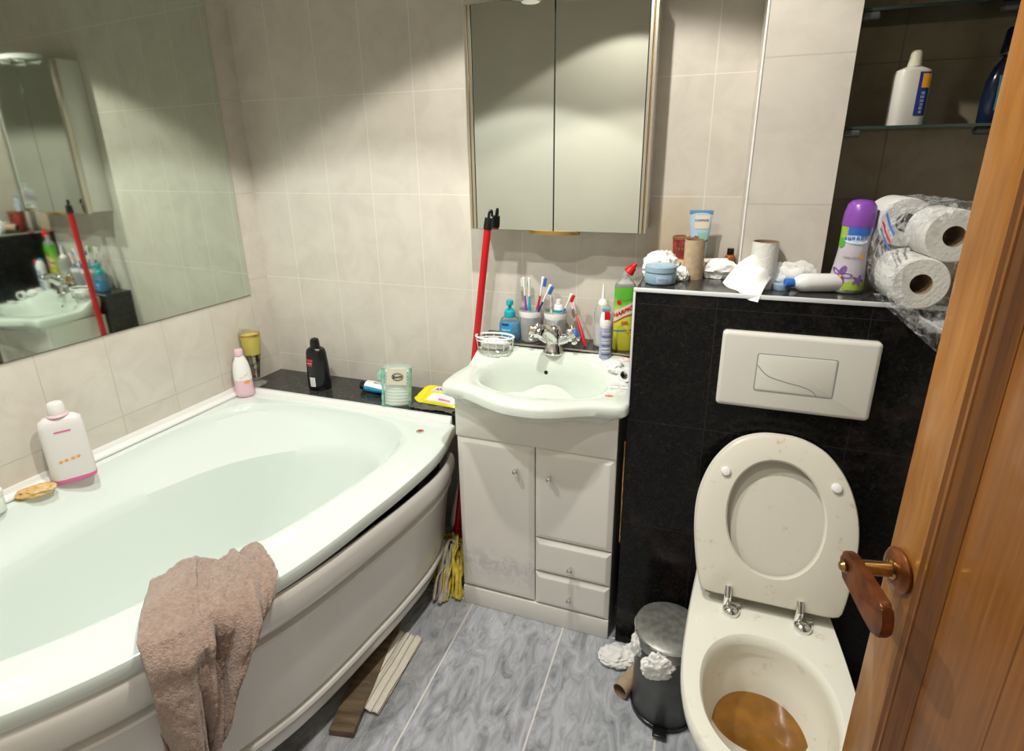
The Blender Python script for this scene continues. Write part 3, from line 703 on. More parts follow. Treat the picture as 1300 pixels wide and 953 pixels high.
# dark boards under the bath and folded papers on the floor
o = obj('timber_board', rbox(-.035, .035, -.26, .26, 0, .022, .002), M_board, loc=(.835, -.66, .0), rot=(0, 0, .20)); tag(o, 'weathered brown board lying on the floor under the bath panel', 'board')
def paper(nm, cx_, cy_, w_, l_, rz, z, label):
    g_ = NG('printed_paper'); vec, xyz = g_.pos()
    wob = g_.math('MULTIPLY', g_.noise(vec, 9, 2), .010)
    ln = g_.line(g_.math('ADD', xyz[0], wob), .004, .021, .0022)
    tx = g_.math('MULTIPLY', g_.line(xyz[1], 0, .006, .0015), g_.math('GREATER_THAN', g_.noise(vec, 55, 2), .52))
    c = g_.mix(ln, (.86, .82, .70), (.22, .10, .06)); c = g_.mix(g_.math('MULTIPLY', tx, .25), c, (.35, .38, .28))
    g_.put(g_.b.inputs['Base Color'], c); g_.b.inputs['Roughness'].default_value = .7
    bm = grid(lambda u, v: ((u - .5) * w_, (v - .5) * l_, .004 + .006 * math.sin(u * 9 + v) ** 2 + .010 * u * (1 - u)), 24, 30)
    o = obj(nm, bm, g_.m, loc=(cx_, cy_, z), rot=(0, 0, rz), solid=.003); return tag(o, label, 'paper')
paper('folded_paper', .905, -.700, .085, .27, .02, .004, 'folded printed paper with wavy dark lines on floor by the bath')

# ------------------------------------------------------------------ towel over the bath rim
tw = thing('towel', 'brownish pink terry towel draped over the bath rim', 'towel', (0, 0, 0))
def towel_pt(u, v):
    """u along the rim (0 near the doorway end .. 1 towards the back), v across: 0 inside the tub .. 1 hanging outside"""
    a = Vector((.778, -1.232, 0)); b = Vector((.872, -1.015, 0)); c = a.lerp(b, u)
    c += Vector((.012, -.004, 0)) * math.sin(u * PI)
    t = (b - a).normalized(); n_ = Vector((t.y, -t.x, 0))   # outwards
    if n_.x < 0: n_ = -n_
    zt = .611; VI = .34
    I0 = Vector((.585, -1.050, .575)); I1 = Vector((.742, -.942, .600))
    inn_ = I0.lerp(I1, u) + Vector((-.012, .012, 0)) * math.sin(u * PI * 2.2 + .3)
    hang = 0; s = 0
    if v < VI:
        q = 1 - v / VI; p = Vector((c.x, c.y, zt)).lerp(inn_, q); z = p.z + .012 * math.sin(PI * min(1, q * 1.2)) - .012 * max(0, q - .9) * 10
        p = Vector((p.x, p.y, 0))
    else:
        s = (v - VI) / (1 - VI) * .52; r = .028
        if s < r * PI / 2: q = s / r; p = c + n_ * (r * math.sin(q)); z = zt - r * (1 - math.cos(q))
        else: e = s - r * PI / 2; p = c + n_ * (r + .010 * e); z = zt - r - e
        hang = max(0, s) / .5
        p = p - t * (u ** 1.3 * .21 * min(1, hang * 1.7) + .015 * hang)
    fold = .030 * min(1, hang * 2.5) * (math.sin(u * 10 + 1.6 * math.sin(v * 5)) + .55 * math.sin(u * 23 + 2 + v * 4)) if s > 0 else 0
    bul = .014 * fractal((u * 2.2, v * 3, 0), 1.6, 3) + .005 * fractal((u * 9, v * 12, 0), 1.5, 8) + .0022 * fractal((u * 60, v * 90, 0), 1.0, 2)
    ridge = .020 * max(0, math.cos((u - .30 - .10 * v) * 15)) ** 6 + .011 * max(0, math.cos((u - .72 + .10 * v) * 13)) ** 4
    blend = min(1, s / .04)
    p = p + n_ * ((abs(fold) + .008 + bul * 1.8 + ridge) * blend)
    z += (abs(bul) * 1.2 + ridge * .45 + .004) * (1 - blend)
    return (p.x, p.y, z)
obj('towel_cloth', grid(towel_pt, 110, 170), M_towel, tw, solid=.007)
def towel_fold(u, v):
    x, y, z = towel_pt(.02 + .30 * u, .06 + .86 * v); f = math.sin(PI * u)
    t = Vector((.778, -1.232, 0)) - Vector((.872, -1.015, 0)); t.normalize()
    return (x + t.x * (.032 * (1 - u) ** 1.4 + .003) + .018 * f, y + t.y * (.032 * (1 - u) ** 1.4) - .008 * f, z + .012 * f * (1 if v < .35 else .3) + .004)
obj('towel_fold', grid(towel_fold, 30, 120), M_towel, tw, solid=.006)

# ------------------------------------------------------------------ bottles beside the bath
def simple_bottle(root, name, prof, m, seg=36, sx=1, sy=1): return obj(name, lathe(prof, seg, sx, sy), m, root)
# large white-pink bottle
t = thing('shower_gel_bottle', 'large pale bottle with orange flowers and a pink base line, standing on the bath rim', 'bottle', (.018, -.872, .5995), math.radians(57))
pr = [(.90, 0), (.97, .004), (1, .012), (1, .15), (.99, .172), (.93, .188), (.70, .198), (.40, .203)]
obj('body', sq_lathe(pr, .052, .024, 3.2), M_pinkpale, t)
S = Surf([(r * 1.0, z) for r, z in pr], .052, .024, 3.2)
obj('base_line', sq_lathe([(.905, -.0005), (.985, .0035), (1.012, .010), (1.012, .014)], .052, .024, 3.2), M_magenta, t)
obj('neck_ring', lathe([(.024, .200), (.026, .203), (.0235, .207), (.02, .208)], 28), M_pink, t)
obj('cap', lathe([(.021, .206), (.022, .210), (.019, .236), (.016, .240), (0, .241)], 28), M_pinkpale, t)
words(t, S, '~5', 0, .162, .016, M_magenta, bold=.0003) if False else patch(t, 'label_bar', S, -.018, .020, .157, .162, M_magenta)
for k, x in enumerate((-.020, -.007, .008, .021)): blob(t, 'flower', S, x, .070 + .002 * k, .0055, .0055, M_orange, pet=5)
# small pink bottle in the corner
t = thing('lotion_bottle', 'slim white bottle half full of pink liquid in the bath corner', 'bottle', (.038, -.243, .5995), math.radians(40))
pr = [(.026, 0), (.030, .003), (.033, .02), (.033, .07), (.032, .105), (.027, .135), (.017, .160), (.014, .168)]
obj('body', lathe([p for p in pr if p[1] > .068], 32, 1, .72), M_white, t); obj('liquid', lathe(pr[:4], 32, 1.003, .723), M_pink, t)
S = Surf(pr, 1, .72)
words(t, S, '~4', .008, .088, .014, M_pink, slope=.5, name='lettering'); blob(t, 'swoosh', S, .016, .062, .012, .006, M_orange)
obj('cap', lathe([(.0155, .168), (.016, .170), (.015, .188), (.013, .191), (0, .192)], 24), M_pink, t)
# champagne-like candle glass
t = thing('footed_glass', 'footed glass with yellow liquid above a dark mosaic stem', 'glass', (.030, -.168, .6172))
obj('foot', lathe([(0, 0), (.036, 0), (.037, .003), (.030, .007), (.012, .014), (.009, .022), (.013, .030)], 32), M_clear, t)
pr = [(.013, .030), (.015, .045), (.022, .090), (.029, .130)]
obj('stem', lathe(pr, 24), M_mosaic, t)
obj('liquid', lathe([(.0285, .130), (.031, .150), (.035, .185), (.0355, .203), (.036, .206)], 32), M_oil, t)
obj('bowl', lathe([(.0295, .131), (.032, .150), (.036, .185), (.0365, .222), (.036, .232), (.0345, .232), (.0345, .21)], 32, cap0=False, cap1=False), M_clear, t)
obj('rim_band', lathe([(.0368, .205), (.0372, .207), (.0372, .212), (.0368, .214)], 32, cap0=False, cap1=False), M_gold, t)
# black bottle
t = thing('shampoo_bottle', 'black flip-cap bottle with a red label on the dark bath ledge', 'bottle', (.300, -.125, .6172), math.radians(18))
pr = [(.041, 0), (.044, .003), (.045, .02), (.042, .10), (.038, .150), (.034, .163), (.024, .170)]
obj('body', lathe(pr, 36, 1, .72), M_black_pl, t)
obj('cap', lathe([(.020, .169), (.0185, .174), (.017, .195), (.014, .204), (.006, .2075), (0, .208)], 28), M_black_pl, t)
S = Surf(pr, 1, .72)
patch(t, 'label_band', S, -.034, -.006, .118, .128, M_red); patch(t, 'label_band', S, -.032, -.010, .101, .107, M_red)
words(t, S, '~5', -.021, .112, .008, M_white); 
patch(t, 'small_label', S, -.026, -.004, .018, .055, M_white)
for k in range(6): patch(t, 'bar_line', S, -.0235, -.0065, .022 + k * .0055, .0235 + k * .0055, M_greytext, .0014, 4, 1)
# lying blue-white tube behind the cotton pads
t = thing('shaving_tube', 'white and blue tube with black cap lying on bath ledge', 'tube', (.552, -.096, .6172), math.radians(-4))
rings = []
for k in range(15):
    u = k / 14; x = -.055 + .15 * u; ry = .024 * (1 + .25 * u); rz_ = .020 * (1 - u ** 2.2) + .0015
    rings.append([(x, ry * math.cos(2 * PI * i / 24), .021 + rz_ * math.sin(2 * PI * i / 24)) for i in range(24)])
obj('body', loft(rings), M_white, t)
rings = [[(-.0555 + .15 * u, .0246 * (1 + .25 * u) * math.cos(a), .021 + (.020 * (1 - u ** 2.2) + .0022) * math.sin(a)) for a in [PI * .86 + PI * .55 * i / 12 for i in range(13)]] for u in [k / 12 for k in range(13)]]
obj('blue_band', ringface(bmesh.new(), rings, False, False, False), M_blue, t)
obj('cap', tube([(-.083, 0, .021), (-.080, 0, .021), (-.058, 0, .021), (-.055, 0, .021)], [.015, .018, .018, .015], 20), M_black_pl, t)
bm = text_bm('~5', .016, .0004); obj('lettering', map_bm(bm, lambda x, y: (x + .005, y * .8 - .006, .0425 - abs(x) * .03)), M_navy, t, smooth=False)
# cotton pad pack
t = thing('cotton_pad_pack', 'pack of white cotton pads in mint green film standing on bath ledge', 'cotton pads', (.668, -.163, .6172), math.radians(24), rot=(math.radians(-5), math.radians(4), math.radians(24)))
for k in range(11):
    z = .006 + k * .0118; obj('cotton_pad', lathe([(.040, z - .0058), (.0445, z - .003), (.0445, z + .003), (.040, z + .0058)], 28, 1.0, .60), M_cotton, t)
pr = [(.90, -.001), (1, .004), (1.0, .06), (1.0, .13), (.96, .143), (.80, .149)]
fb = sq_lathe(pr, .0515, .0325, 4.5, 60)
for v in fb.verts:
    q = .0016 * fractal((v.co.x * 40, v.co.y * 40, v.co.z * 60), 1, 4); v.co.x *= 1 + q * 18; v.co.y *= 1 + q * 25
obj('film_bag', fb, M_mintfilm, t)
for sx_ in (-1, 1):
    obj('film_seam', grid(lambda u, v, s=sx_: (s * (.0445 + .0085 * u) + .0015 * fractal((u, v * 9, 3), 1, 2), -.0325 + .010 * u + .002 * math.sin(v * 30), .001 + .146 * v), 4, 30), M_mint, t, solid=.0008)
SF = lambda u, z, off=0: (u, -.0318 - off - .0012 * math.cos(u * 30), z)
obj('label', map_bm(subdiv_patch(-.034, .036, .082, .143, 14, 8), lambda x, y: SF(x, y, .001)), M_creamlab, t)
bm = bmesh.new(); tube([SF(.004 + .019 * math.cos(a), .113 + .0125 * math.sin(a), .003) for a in [2 * PI * k / 28 for k in range(29)]], .0011, 6, bm)
obj('logo_oval', bm, M_black_pl, t); bm = text_bm('Boots', .0135, .0004); obj('lettering', map_bm(bm, lambda x, y: SF(.004 + x, .113 + y + x * .12, .003)), M_black_pl, t, smooth=False)
obj('film_twist', crumple(.012, .006, .018, 4, .7, 3), M_mint, t, loc=(-.056, 0, .092))
# yellow wrapper pack
t = thing('wipes_packet', 'yellow and white packet with purple lettering lying on bath ledge', 'packet', (.820, -.105, .632), rot=(math.radians(30), 0, math.radians(-3)))
def pk(u, v, top):
    x = -.095 + .175 * u; y = -.042 + .084 * v; h = (.017 * (math.sin(PI * min(1, max(0, (u - .16) / .8))) ** .5 if .16 < u < .96 else 0)) * math.sin(PI * v) ** .5
    pin = 1 - .35 * (1 - min(1, u / .18)) ** 2
    return (x + .02 * v, y * pin, .018 + (h + .0015) * (1 if top else -1) + .002 * fractal((u * 9, v * 6, 0), 1, 3))
bm = grid(lambda u, v: pk(u, v, 1), 40, 20); grid(lambda u, v: pk(u, v, 0), 40, 20, bm); obj('wrapper', bm, M_yellow, t)
obj('label', grid(lambda u, v: (lambda p: (p[0], p[1], p[2] + .0012))(pk(.30 + .62 * u + .06 * v, .10 + .36 * v, 1)), 20, 8), M_white, t)
obj('label', grid(lambda u, v: (lambda p: (p[0], p[1], p[2] + .0012))(pk(.26 + .62 * u + .06 * v, .58 + .26 * v, 1)), 20, 6), M_white, t)
bm = text_bm('Always', .021, .0006)
obj('lettering', map_bm(bm, lambda x, y: (lambda p: (p[0], p[1], p[2] + .0022))(pk(.52 + x / .175, .70 + y / .084, 1))), M_purple, t, smooth=False)
obj('label_stripe', grid(lambda u, v: (lambda p: (p[0], p[1], p[2] + .0024))(pk(.58 + .26 * u, .16 + .08 * v, 1)), 12, 3), M_magenta, t)
# dark plastic bag under it
def bag(u, v):
    x = -.085 + .17 * u; y = -.045 + .09 * v
    return (x, y, .0035 + .012 * abs(fractal((u * 4, v * 3, 0), 1, 2)) + .006 * abs(fractal((u * 11, v * 9, 0), 1, 6)))
M_bag = mat('dark_grey_polythene', (.09, .10, .09), .15, 0, .7, bump=.6, bscale=40)
tag(obj('plastic_bag', grid(bag, 50, 30), M_bag, loc=(.815, -.143, .6175), solid=.001), 'crumpled dark see-through bag on bath ledge under the yellow packet', 'plastic bag')
# shell-like soap at the far left and bottle edge beside it
tag(obj('soap_bar', crumple(.040, .022, .014, 11, .30, 4), M_peach, loc=(.000, -.965, .5995), rot=(0, 0, math.radians(58))), 'small peach and tan misshapen soap bar on the bath rim by the wall', 'soap')
t = thing('clear_jar', 'pale green round pot on the bath rim at the left edge of the picture', 'jar', (-.018, -1.060, .5995))
obj('body', lathe([(.026, 0), (.030, .003), (.031, .040), (.028, .045)], 28), M_basin, t); obj('jar_lid', lathe([(.031, .045), (.032, .048), (.032, .060), (.029, .063), (0, .063)], 28), M_white, t)

# ------------------------------------------------------------------ things round the basin
# liquid soap
t = thing('soap_dispenser', 'clear soap bottle with blue label and turquoise cap behind the basin', 'soap bottle', (1.078, -.066, .8803), math.radians(10))
pr = [(.034, 0), (.037, .003), (.0375, .03), (.036, .055), (.030, .070), (.018, .078)]
obj('body', lathe(pr, 32, 1, .7), M_clear, t); obj('liquid', lathe([(r * .93, z + .002) for r, z in pr[:4]], 28, 1, .7), M_blue, t)
S = Surf(pr, 1, .7); patch(t, 'label', S, -.030, .010, .006, .060, M_cyan if False else M_blue); patch(t, 'label_mark', S, -.026, .000, .050, .058, M_navy, .0016)
words(t, S, '~6', -.010, .035, .009, M_white)
obj('collar', lathe([(.018, .076), (.0195, .079), (.019, .096), (.012, .104), (.007, .106)], 24), M_cyan, t)
obj('pump_head', lathe([(.006, .104), (.006, .114), (.012, .118), (.0125, .132), (.008, .136), (0, .1365)], 20), M_cyan, t)
obj('nozzle', tube([(0, 0, .126), (0, -.018, .126), (0, -.026, .122)], [.0055, .0045, .0035], 10), M_cyan, t)

def cup(loc, label, rz=0):
    t = thing('toothbrush_cup', label, 'cup', loc, rz)
    pr = [(.0, 0), (.029, 0), (.031, .002), (.0385, .108), (.0395, .112), (.037, .112), (.029, .004), (0, .004)]
    obj('cup_body', lathe(pr, 32, cap0=False, cap1=False), M_frost, t)
    obj('cup_band', lathe([(.0375, .086), (.0380, .088), (.0392, .104), (.0390, .106)], 32, cap0=False, cap1=False), M_white, t); return t
cup((1.152, -.066, .8803), 'frosted plastic cup of toothbrushes beside the blue soap bottle')
cup((1.238, -.066, .8803), 'frosted plastic cup of toothbrushes directly behind the tap')
def brush(p0, p1, mh, mt, label, mb=None, face=-1):
    p0 = Vector(p0); p1 = Vector(p1); d = (p1 - p0); L = d.length
    t = thing('toothbrush', label, 'toothbrush', p0, group='toothbrushes in the cups'); t.rotation_euler = d.to_track_quat('Z', 'Y').to_euler()
    obj('handle', tube([(0, 0, 0), (0, 0, .01), (0, 0, L * .35), (0, .001, L * .55), (0, 0, L * .70)], [.003, .0055, .006, .0042, .0032], 12), mh, t)
    obj('neck', tube([(0, 0, L * .69), (0, 0, L * .84), (0, 0, L * .985), (0, 0, L)], [.0031, .0028, .0058, .003], 12), mt, t)
    b = bmesh.new()
    for i in range(2):
        for j in range(5):
            x = -.0028 + .0056 * i; z = L * .855 + j * L * .027; rbox(x - .0020, x + .0020, face * .004 if face < 0 else .004, face * .014 if face < 0 else .014, z, z + .0038, bm=b)
    obj('bristles', b, mb or M_white, t, smooth=False); return t
brush((1.140, -.058, .884), (1.119, -.040, 1.090), M_purple, M_white, 'leftmost toothbrush, white with a pale purple handle, in the left cup')
brush((1.150, -.070, .884), (1.145, -.060, 1.094), M_cyan, M_white, 'toothbrush with teal handle and green bristles in the left cup', M_green)
brush((1.160, -.065, .884), (1.194, -.060, 1.100), M_red, M_white, 'toothbrush with a red handle in the left cup', M_bluep)
brush((1.138, -.084, .884), (1.226, -.082, 1.080), M_navy, M_white, 'white and dark blue toothbrush leaning far right in the left cup', M_bluep)
brush((1.225, -.060, .884), (1.213, -.040, 1.070), M_white, M_white, 'white toothbrush standing in the right cup', M_bluep)
brush((1.225, -.075, .884), (1.293, -.070, 1.052), M_bluep, M_white, 'blue and white toothbrush leaning right in the cup behind the tap', M_red)
brush((1.345, -.085, .882), (1.283, -.012, 1.010), M_red, M_pink, 'pinkish red toothbrush leaning against the wall beside the right cup', M_white)
t = thing('toothpaste_tube', 'small white and green tube standing cap up in the right cup', 'tube', (1.245, -.055, .886))
obj('body', lathe([(.014, 0), (.016, .06), (.017, .105), (.013, .122), (.008, .126)], 20, 1, .8), M_white, t); obj('cap', lathe([(.010, .125), (.009, .140), (.0, .142)], 20), M_white, t)
S = Surf([(.014, 0), (.017, .105), (.013, .122)], 1, .8); patch(t, 'label_band', S, -.018, .018, .098, .106, M_cyan)
# wire soap dish with soap
t = thing('soap_dish', 'oval white wire soap basket on the left back of the basin', 'soap dish', (1.062, -.170, .8700), math.radians(4))
a_, b_ = .064, .036
def ov(a, b, z, n=40): return [(a * math.cos(2 * PI * k / n), b * math.sin(2 * PI * k / n), z) for k in range(n + 1)]
bm = bmesh.new(); tube(ov(a_, b_, .046), .0036, 8, bm); tube(ov(a_ * .97, b_ * .97, .034), .0022, 8, bm); obj('top_wire', bm, M_white, t)
bm = bmesh.new(); tube(ov(a_ * .92, b_ * .92, .004), .0022, 8, bm); obj('bottom_wire', bm, M_chrome, t)
bm = bmesh.new()
for k in range(14):
    c_, s_ = math.cos(2 * PI * k / 14), math.sin(2 * PI * k / 14); tube([(a_ * c_, b_ * s_, .046), (a_ * .92 * c_, b_ * .92 * s_, .004)], .0013, 6, bm)
for k in range(-3, 4): tube([(k * .015, -b_ * .85 * math.sqrt(max(0, 1 - (k * .015 / a_) ** 2)), .004), (k * .015, b_ * .85 * math.sqrt(max(0, 1 - (k * .015 / a_) ** 2)), .004)], .0013, 6, bm)
obj('wire_cage', bm, M_chrome, t)
tag(obj('soap', crumple(.044, .023, .018, 3, .2, 4), M_white, loc=(1.062, -.170, .877), rot=(0, 0, .1)), 'worn white soap bar inside the wire soap basket', 'soap')
# pale squeezy bottle
t = thing('nozzle_bottle', 'cloudy clear bottle with pointed nozzle behind the basin', 'bottle', (1.392, -.052, .8803))
pr = [(.024, 0), (.027, .003), (.0275, .11), (.024, .130), (.016, .140)]
obj('body', lathe(pr, 28), M_frost, t); obj('nozzle', lathe([(.016, .139), (.014, .150), (.006, .158), (.004, .190), (.002, .205), (0, .206)], 20), M_white, t)
obj('liquid', lathe([(.022, .004), (.0245, .006), (.025, .07)], 28), M_white, t)
# aerosol / white tube with red spout
t = thing('spray_can', 'slim white and lilac spray can with a red nozzle at right of basin', 'spray can', (1.420, -.146, .8620), math.radians(18))
pr = [(.0165, 0), (.0185, .002), (.0188, .10), (.0185, .118)]
obj('can', lathe(pr, 28), M_white, t); S = Surf(pr)
M_lilac = mat('lilac_print', (.42, .44, .62), .4, var=.35, vscale=90)
patch(t, 'label', S, -.0245, .0245, .012, .112, M_lilac); patch(t, 'base_mark', S, -.016, .004, .002, .009, M_bluep)
for k in range(8): patch(t, 'print_line', S, -.014, .014, .026 + k * .0095, .0285 + k * .0095, M_navy if k % 3 == 0 else M_white, .0016, 6, 1)
obj('collar', lathe([(.0195, .117), (.0198, .119), (.0195, .134), (.017, .148), (.013, .158), (0, .160)], 28), M_white, t)
obj('nozzle', prism([(-.008, -.019), (.008, -.019), (.008, -.004), (-.008, -.004)], .136, .164, .003), M_red, t); obj('nozzle_cap', prism([(-.012, -.003), (.010, -.003), (.010, .012), (-.012, .012)], .158, .168, .003), M_cyan, t)
# green toilet cleaner bottle
t = thing('toilet_cleaner_bottle', 'green and yellow toilet cleaner bottle with angled red cap behind basin', 'bottle', (1.462, -.066, .8803), math.radians(8))
pr = [(.95, 0), (1, .004), (1, .198), (.97, .205), (.80, .212), (.45, .222), (.36, .232)]
obj('body', sq_lathe(pr[:3] + [(1, .205)], .0325, .021, 3), M_yellowgreen, t)
obj('shoulder', sq_lathe([(1, .205), (.97, .210), (.80, .218), (.45, .228), (.36, .236)], .0325, .021, 3), M_frost, t)
S = Surf(pr, .0325, .021, 3.0)
def skew(b, k): return b
obj('label_top', map_bm(subdiv_patch(-.0315, .0315, .176, .204, 14, 6), lambda x, y: S(x, y - .012 * math.cos(x * 50) * (1 if y < .185 else 0), .0010)), M_green, t)
obj('label_band', map_bm(subdiv_patch(-.0315, .0315, 0, 1, 14, 4), lambda x, y: S(x, .094 + .55 * (x + .03) + .012 * y * 3 - .03 * (x + .03) ** 2, .0010)), M_creamlab, t)
words(t, S, 'HARPIC', -.004, .128, .0165, M_red, .0022, slope=.55, bold=.0009)
obj('label_arc', map_bm(subdiv_patch(-.0315, .0315, 0, 1, 16, 2), lambda x, y: S(x, .088 + .9 * (x + .0315) - 6 * (x + .0315) ** 2 + .0035 * y, .0016)), M_red, t)
words(t, S, 'GEL', .004, .092, .014, M_red, .0022, slope=.1, bold=.0005)
obj('label_stripe', map_bm(subdiv_patch(-.0315, .0315, 0, 1, 14, 2), lambda x, y: S(x, .066 + .1 * x + .003 * y, .0016)), M_bluep, t)
blob(t, 'label_flower', S, .014, .066, .008, .007, M_orange, .0024, pet=4); blob(t, 'label_dot', S, -.017, .158, .007, .007, M_red, .0018)
pts = catmull([(0, 0, .230), (.0, 0, .243), (.010, 0, .256)], 5)
obj('neck', tube(pts, .0105, 18), M_frost, t)
q = Vector((.62, 0, .78)).normalized(); c0 = Vector((.006, 0, .248))
obj('cap', tube([c0, c0 + q * .003, c0 + q * .022, c0 + q * .026, c0 + q * .036, c0 + q * .037], [.015, .0165, .0120, .007, .0055, .002], 18), M_red, t)
# rings and strip at the right of the basin
t = thing('tape_roll', 'white roll of tape standing against the chrome trim on basin', 'tape roll', (1.497, -.222, .8320), math.radians(-25))
obj('roll', lathe([(.013, -.009), (.021, -.009), (.021, .009), (.013, .009), (.013, -.009)], 28, cap0=False, cap1=False), M_white, t, matrix=Matrix.Translation((0, 0, .0215)) @ Matrix.Rotation(PI / 2, 4, 'X'))
obj('core', lathe([(.0115, -.0085), (.013, -.0085), (.013, .0085), (.0115, .0085), (.0115, -.0085)], 28, cap0=False, cap1=False), M_steel, t, matrix=Matrix.Translation((0, 0, .0215)) @ Matrix.Rotation(PI / 2, 4, 'X'))
tag(obj('crumpled_tissue', crumple(.022, .020, .017, 21, .4), M_tissue, loc=(1.462, -.190, .846)), 'small wad of white tissue at the right back of basin rim', 'tissue')
tag(obj('crumpled_foil', crumple(.024, .014, .009, 31, .4), mat('pink_foil', (.75, .42, .36), .4, col2=(.8, .75, .68), vscale=50), loc=(1.485, -.148, .861)), 'pink and white crumpled wrapper in front of the green bottle', 'wrapper')
t = thing('plaster_strip', 'flat white plaster packet lying on the right of the basin rim', 'packet', (1.488, -.272, .8318), math.radians(8))
obj('packet', rbox(-.030, .030, -.013, .013, 0, .003, .001), M_white, t); bm = text_bm('~10', .009); obj('lettering', map_bm(bm, lambda x, y: (x, y + .002, .0036)), M_greytext, t, smooth=False)
obj('red_mark', rbox(-.004, .002, -.010, -.007, .003, .0036), M_red, t)

# ------------------------------------------------------------------ mop in the gap
top = Vector((1.037, -.146, 1.262)); bot = Vector((.893, -.192, .09)); dirm = (top - bot)
t = thing('mop', 'red poled mop with yellow cloth strips between the bath and vanity', 'mop', bot)
L = dirm.length
mq = dirm.to_track_quat('Z', 'Y').to_matrix().to_4x4()
obj('pole', tube([(0, 0, .01), (0, 0, L)], .0115, 20), M_red2, t, matrix=mq)
bm = tube([(0, 0, L - .004), (0, 0, L + .01), (0, 0, L + .032)], [.0135, .0135, .0120], 20); obj('end_cap', bm, M_black_pl, t, matrix=mq)
hk = catmull([(0, .0, L + .028), (0, .0, L + .045), (.002, -.004, L + .054), (.006, -.008, L + .050), (.006, -.009, L + .036)], 5)
obj('hanging_hook', tube(hk, .0042, 10), M_black_pl, t, matrix=mq)
obj('mop_socket', lathe([(.020, -.01), (.026, .0), (.024, .02), (.016, .05), (.013, .08)], 24), M_red2, t, matrix=mq)
rnd = random.Random(5)
k = 0
for i in range(52):
    base = Vector((rnd.uniform(-.03, .03), rnd.uniform(-.03, .02), rnd.uniform(-.01, .03)))
    ex = rnd.uniform(-.085, .095); ey = -rnd.uniform(.05, .235); gz = -.084 + rnd.uniform(0, .012)
    mid = Vector((ex * .55 + rnd.uniform(-.02, .02), ey * .45, rnd.uniform(-.04, .065)))
    kn = Vector((ex * .85, ey * .80, rnd.uniform(-.075, .0)))
    w_ = rnd.uniform(.008, .016)
    P = [base, mid, kn, Vector((ex, ey, gz))]
    if i % 3 == 0: P.append(Vector((ex + rnd.uniform(-.03, .03), ey + rnd.uniform(.0, .03), gz + .004)))
    P = catmull(P, 7)
    for p in P: p.x = min(p.x, .093); p.z = max(p.z, -.087)
    tdir = Vector((1, .4 * math.sin(i), .6 * math.sin(i * 2.3))).normalized()
    def sp(u, v, P=P, tdir=tdir, w_=w_):
        p = P[min(len(P) - 1, int(round(u * (len(P) - 1))))]; d = (v - .5) * w_ * (1 + .25 * math.sin(u * 17))
        return (min(.105, p.x + tdir.x * d), p.y + tdir.y * d, max(-.088, p.z + tdir.z * d + .002 * math.sin(u * 20)))
    obj('mop_strip', grid(sp, 20, 3), M_mopyel if i % 3 != 1 else M_mopgrey, t, solid=.003)

# ------------------------------------------------------------------ pedal bin
bx, by = 1.689, -.540
t = thing('pedal_bin', 'small round steel pedal bin between the vanity and the toilet', 'bin', (bx, by, 0))
obj('body', lathe([(0, .004), (.083, .004), (.086, .008), (.085, .245), (.083, .247)], 48), M_darksteel, t)
obj('base_ring', lathe([(.086, 0), (.089, .002), (.089, .014), (.086, .016)], 48), M_black_pl, t)
obj('rim', lathe([(.087, .236), (.0895, .239), (.0895, .262), (.0885, .264)], 48), M_steel, t)
l = obj('bin_lid', lathe([(.0890, .263), (.0905, .267), (.0895, .272), (.084, .276), (.05, .2805), (0, .282)], 48), M_binlid, t)
obj('lid_edge', lathe([(.0895, .2685), (.0915, .270), (.0895, .2735)], 48, cap0=False, cap1=False), M_chrome, l)
obj('pedal', rbox(-.018, .018, -.115, -.08, .010, .020, .003), M_black_pl, t)
def scrap(nm, loc, s, seed, label, rz=0, amp=.5, m=M_tissue, rot=None): return tag(obj(nm, crumple(*s, seed, amp), m, loc=loc, rot=rot or (0, 0, rz)), label, 'tissue')
scrap('crumpled_tissue', (1.672, -.630, .195), (.034, .016, .036), 41, 'white tissue poking out under the lid at the front of the bin', .3)
scrap('crumpled_tissue', (1.612, -.580, .200), (.012, .016, .034), 42, 'narrow white tissue hanging out at the left side of the bin', .8)
scrap('crumpled_tissue', (1.545, -.440, 0), (.048, .034, .022), 43, 'greenish white used tissue on the floor by the vanity plinth', .2, .35)
scrap('crumpled_tissue', (1.592, -.425, 0), (.024, .030, .026), 44, 'small white tissue on the floor between the tube and black tiles', .2)
def roll_tube(loc, rot, r, l_, label, m=M_card, nm='cardboard_tube'):
    t = thing(nm, label, 'cardboard tube', loc, rot=rot)
    obj('tube_wall', lathe([(r * .93, 0), (r, 0), (r, l_), (r * .93, l_)], 32, cap0=False, cap1=False), m, t); obj('tube_inside', lathe([(r * .925, 0), (r * .925, l_)], 32, cap0=False, cap1=False), M_cardin, t); return t
roll_tube((1.572, -.560, .023), (PI / 2, 0, math.radians(155)), .022, .10, 'empty brown cardboard tube lying on the floor beside the bin')

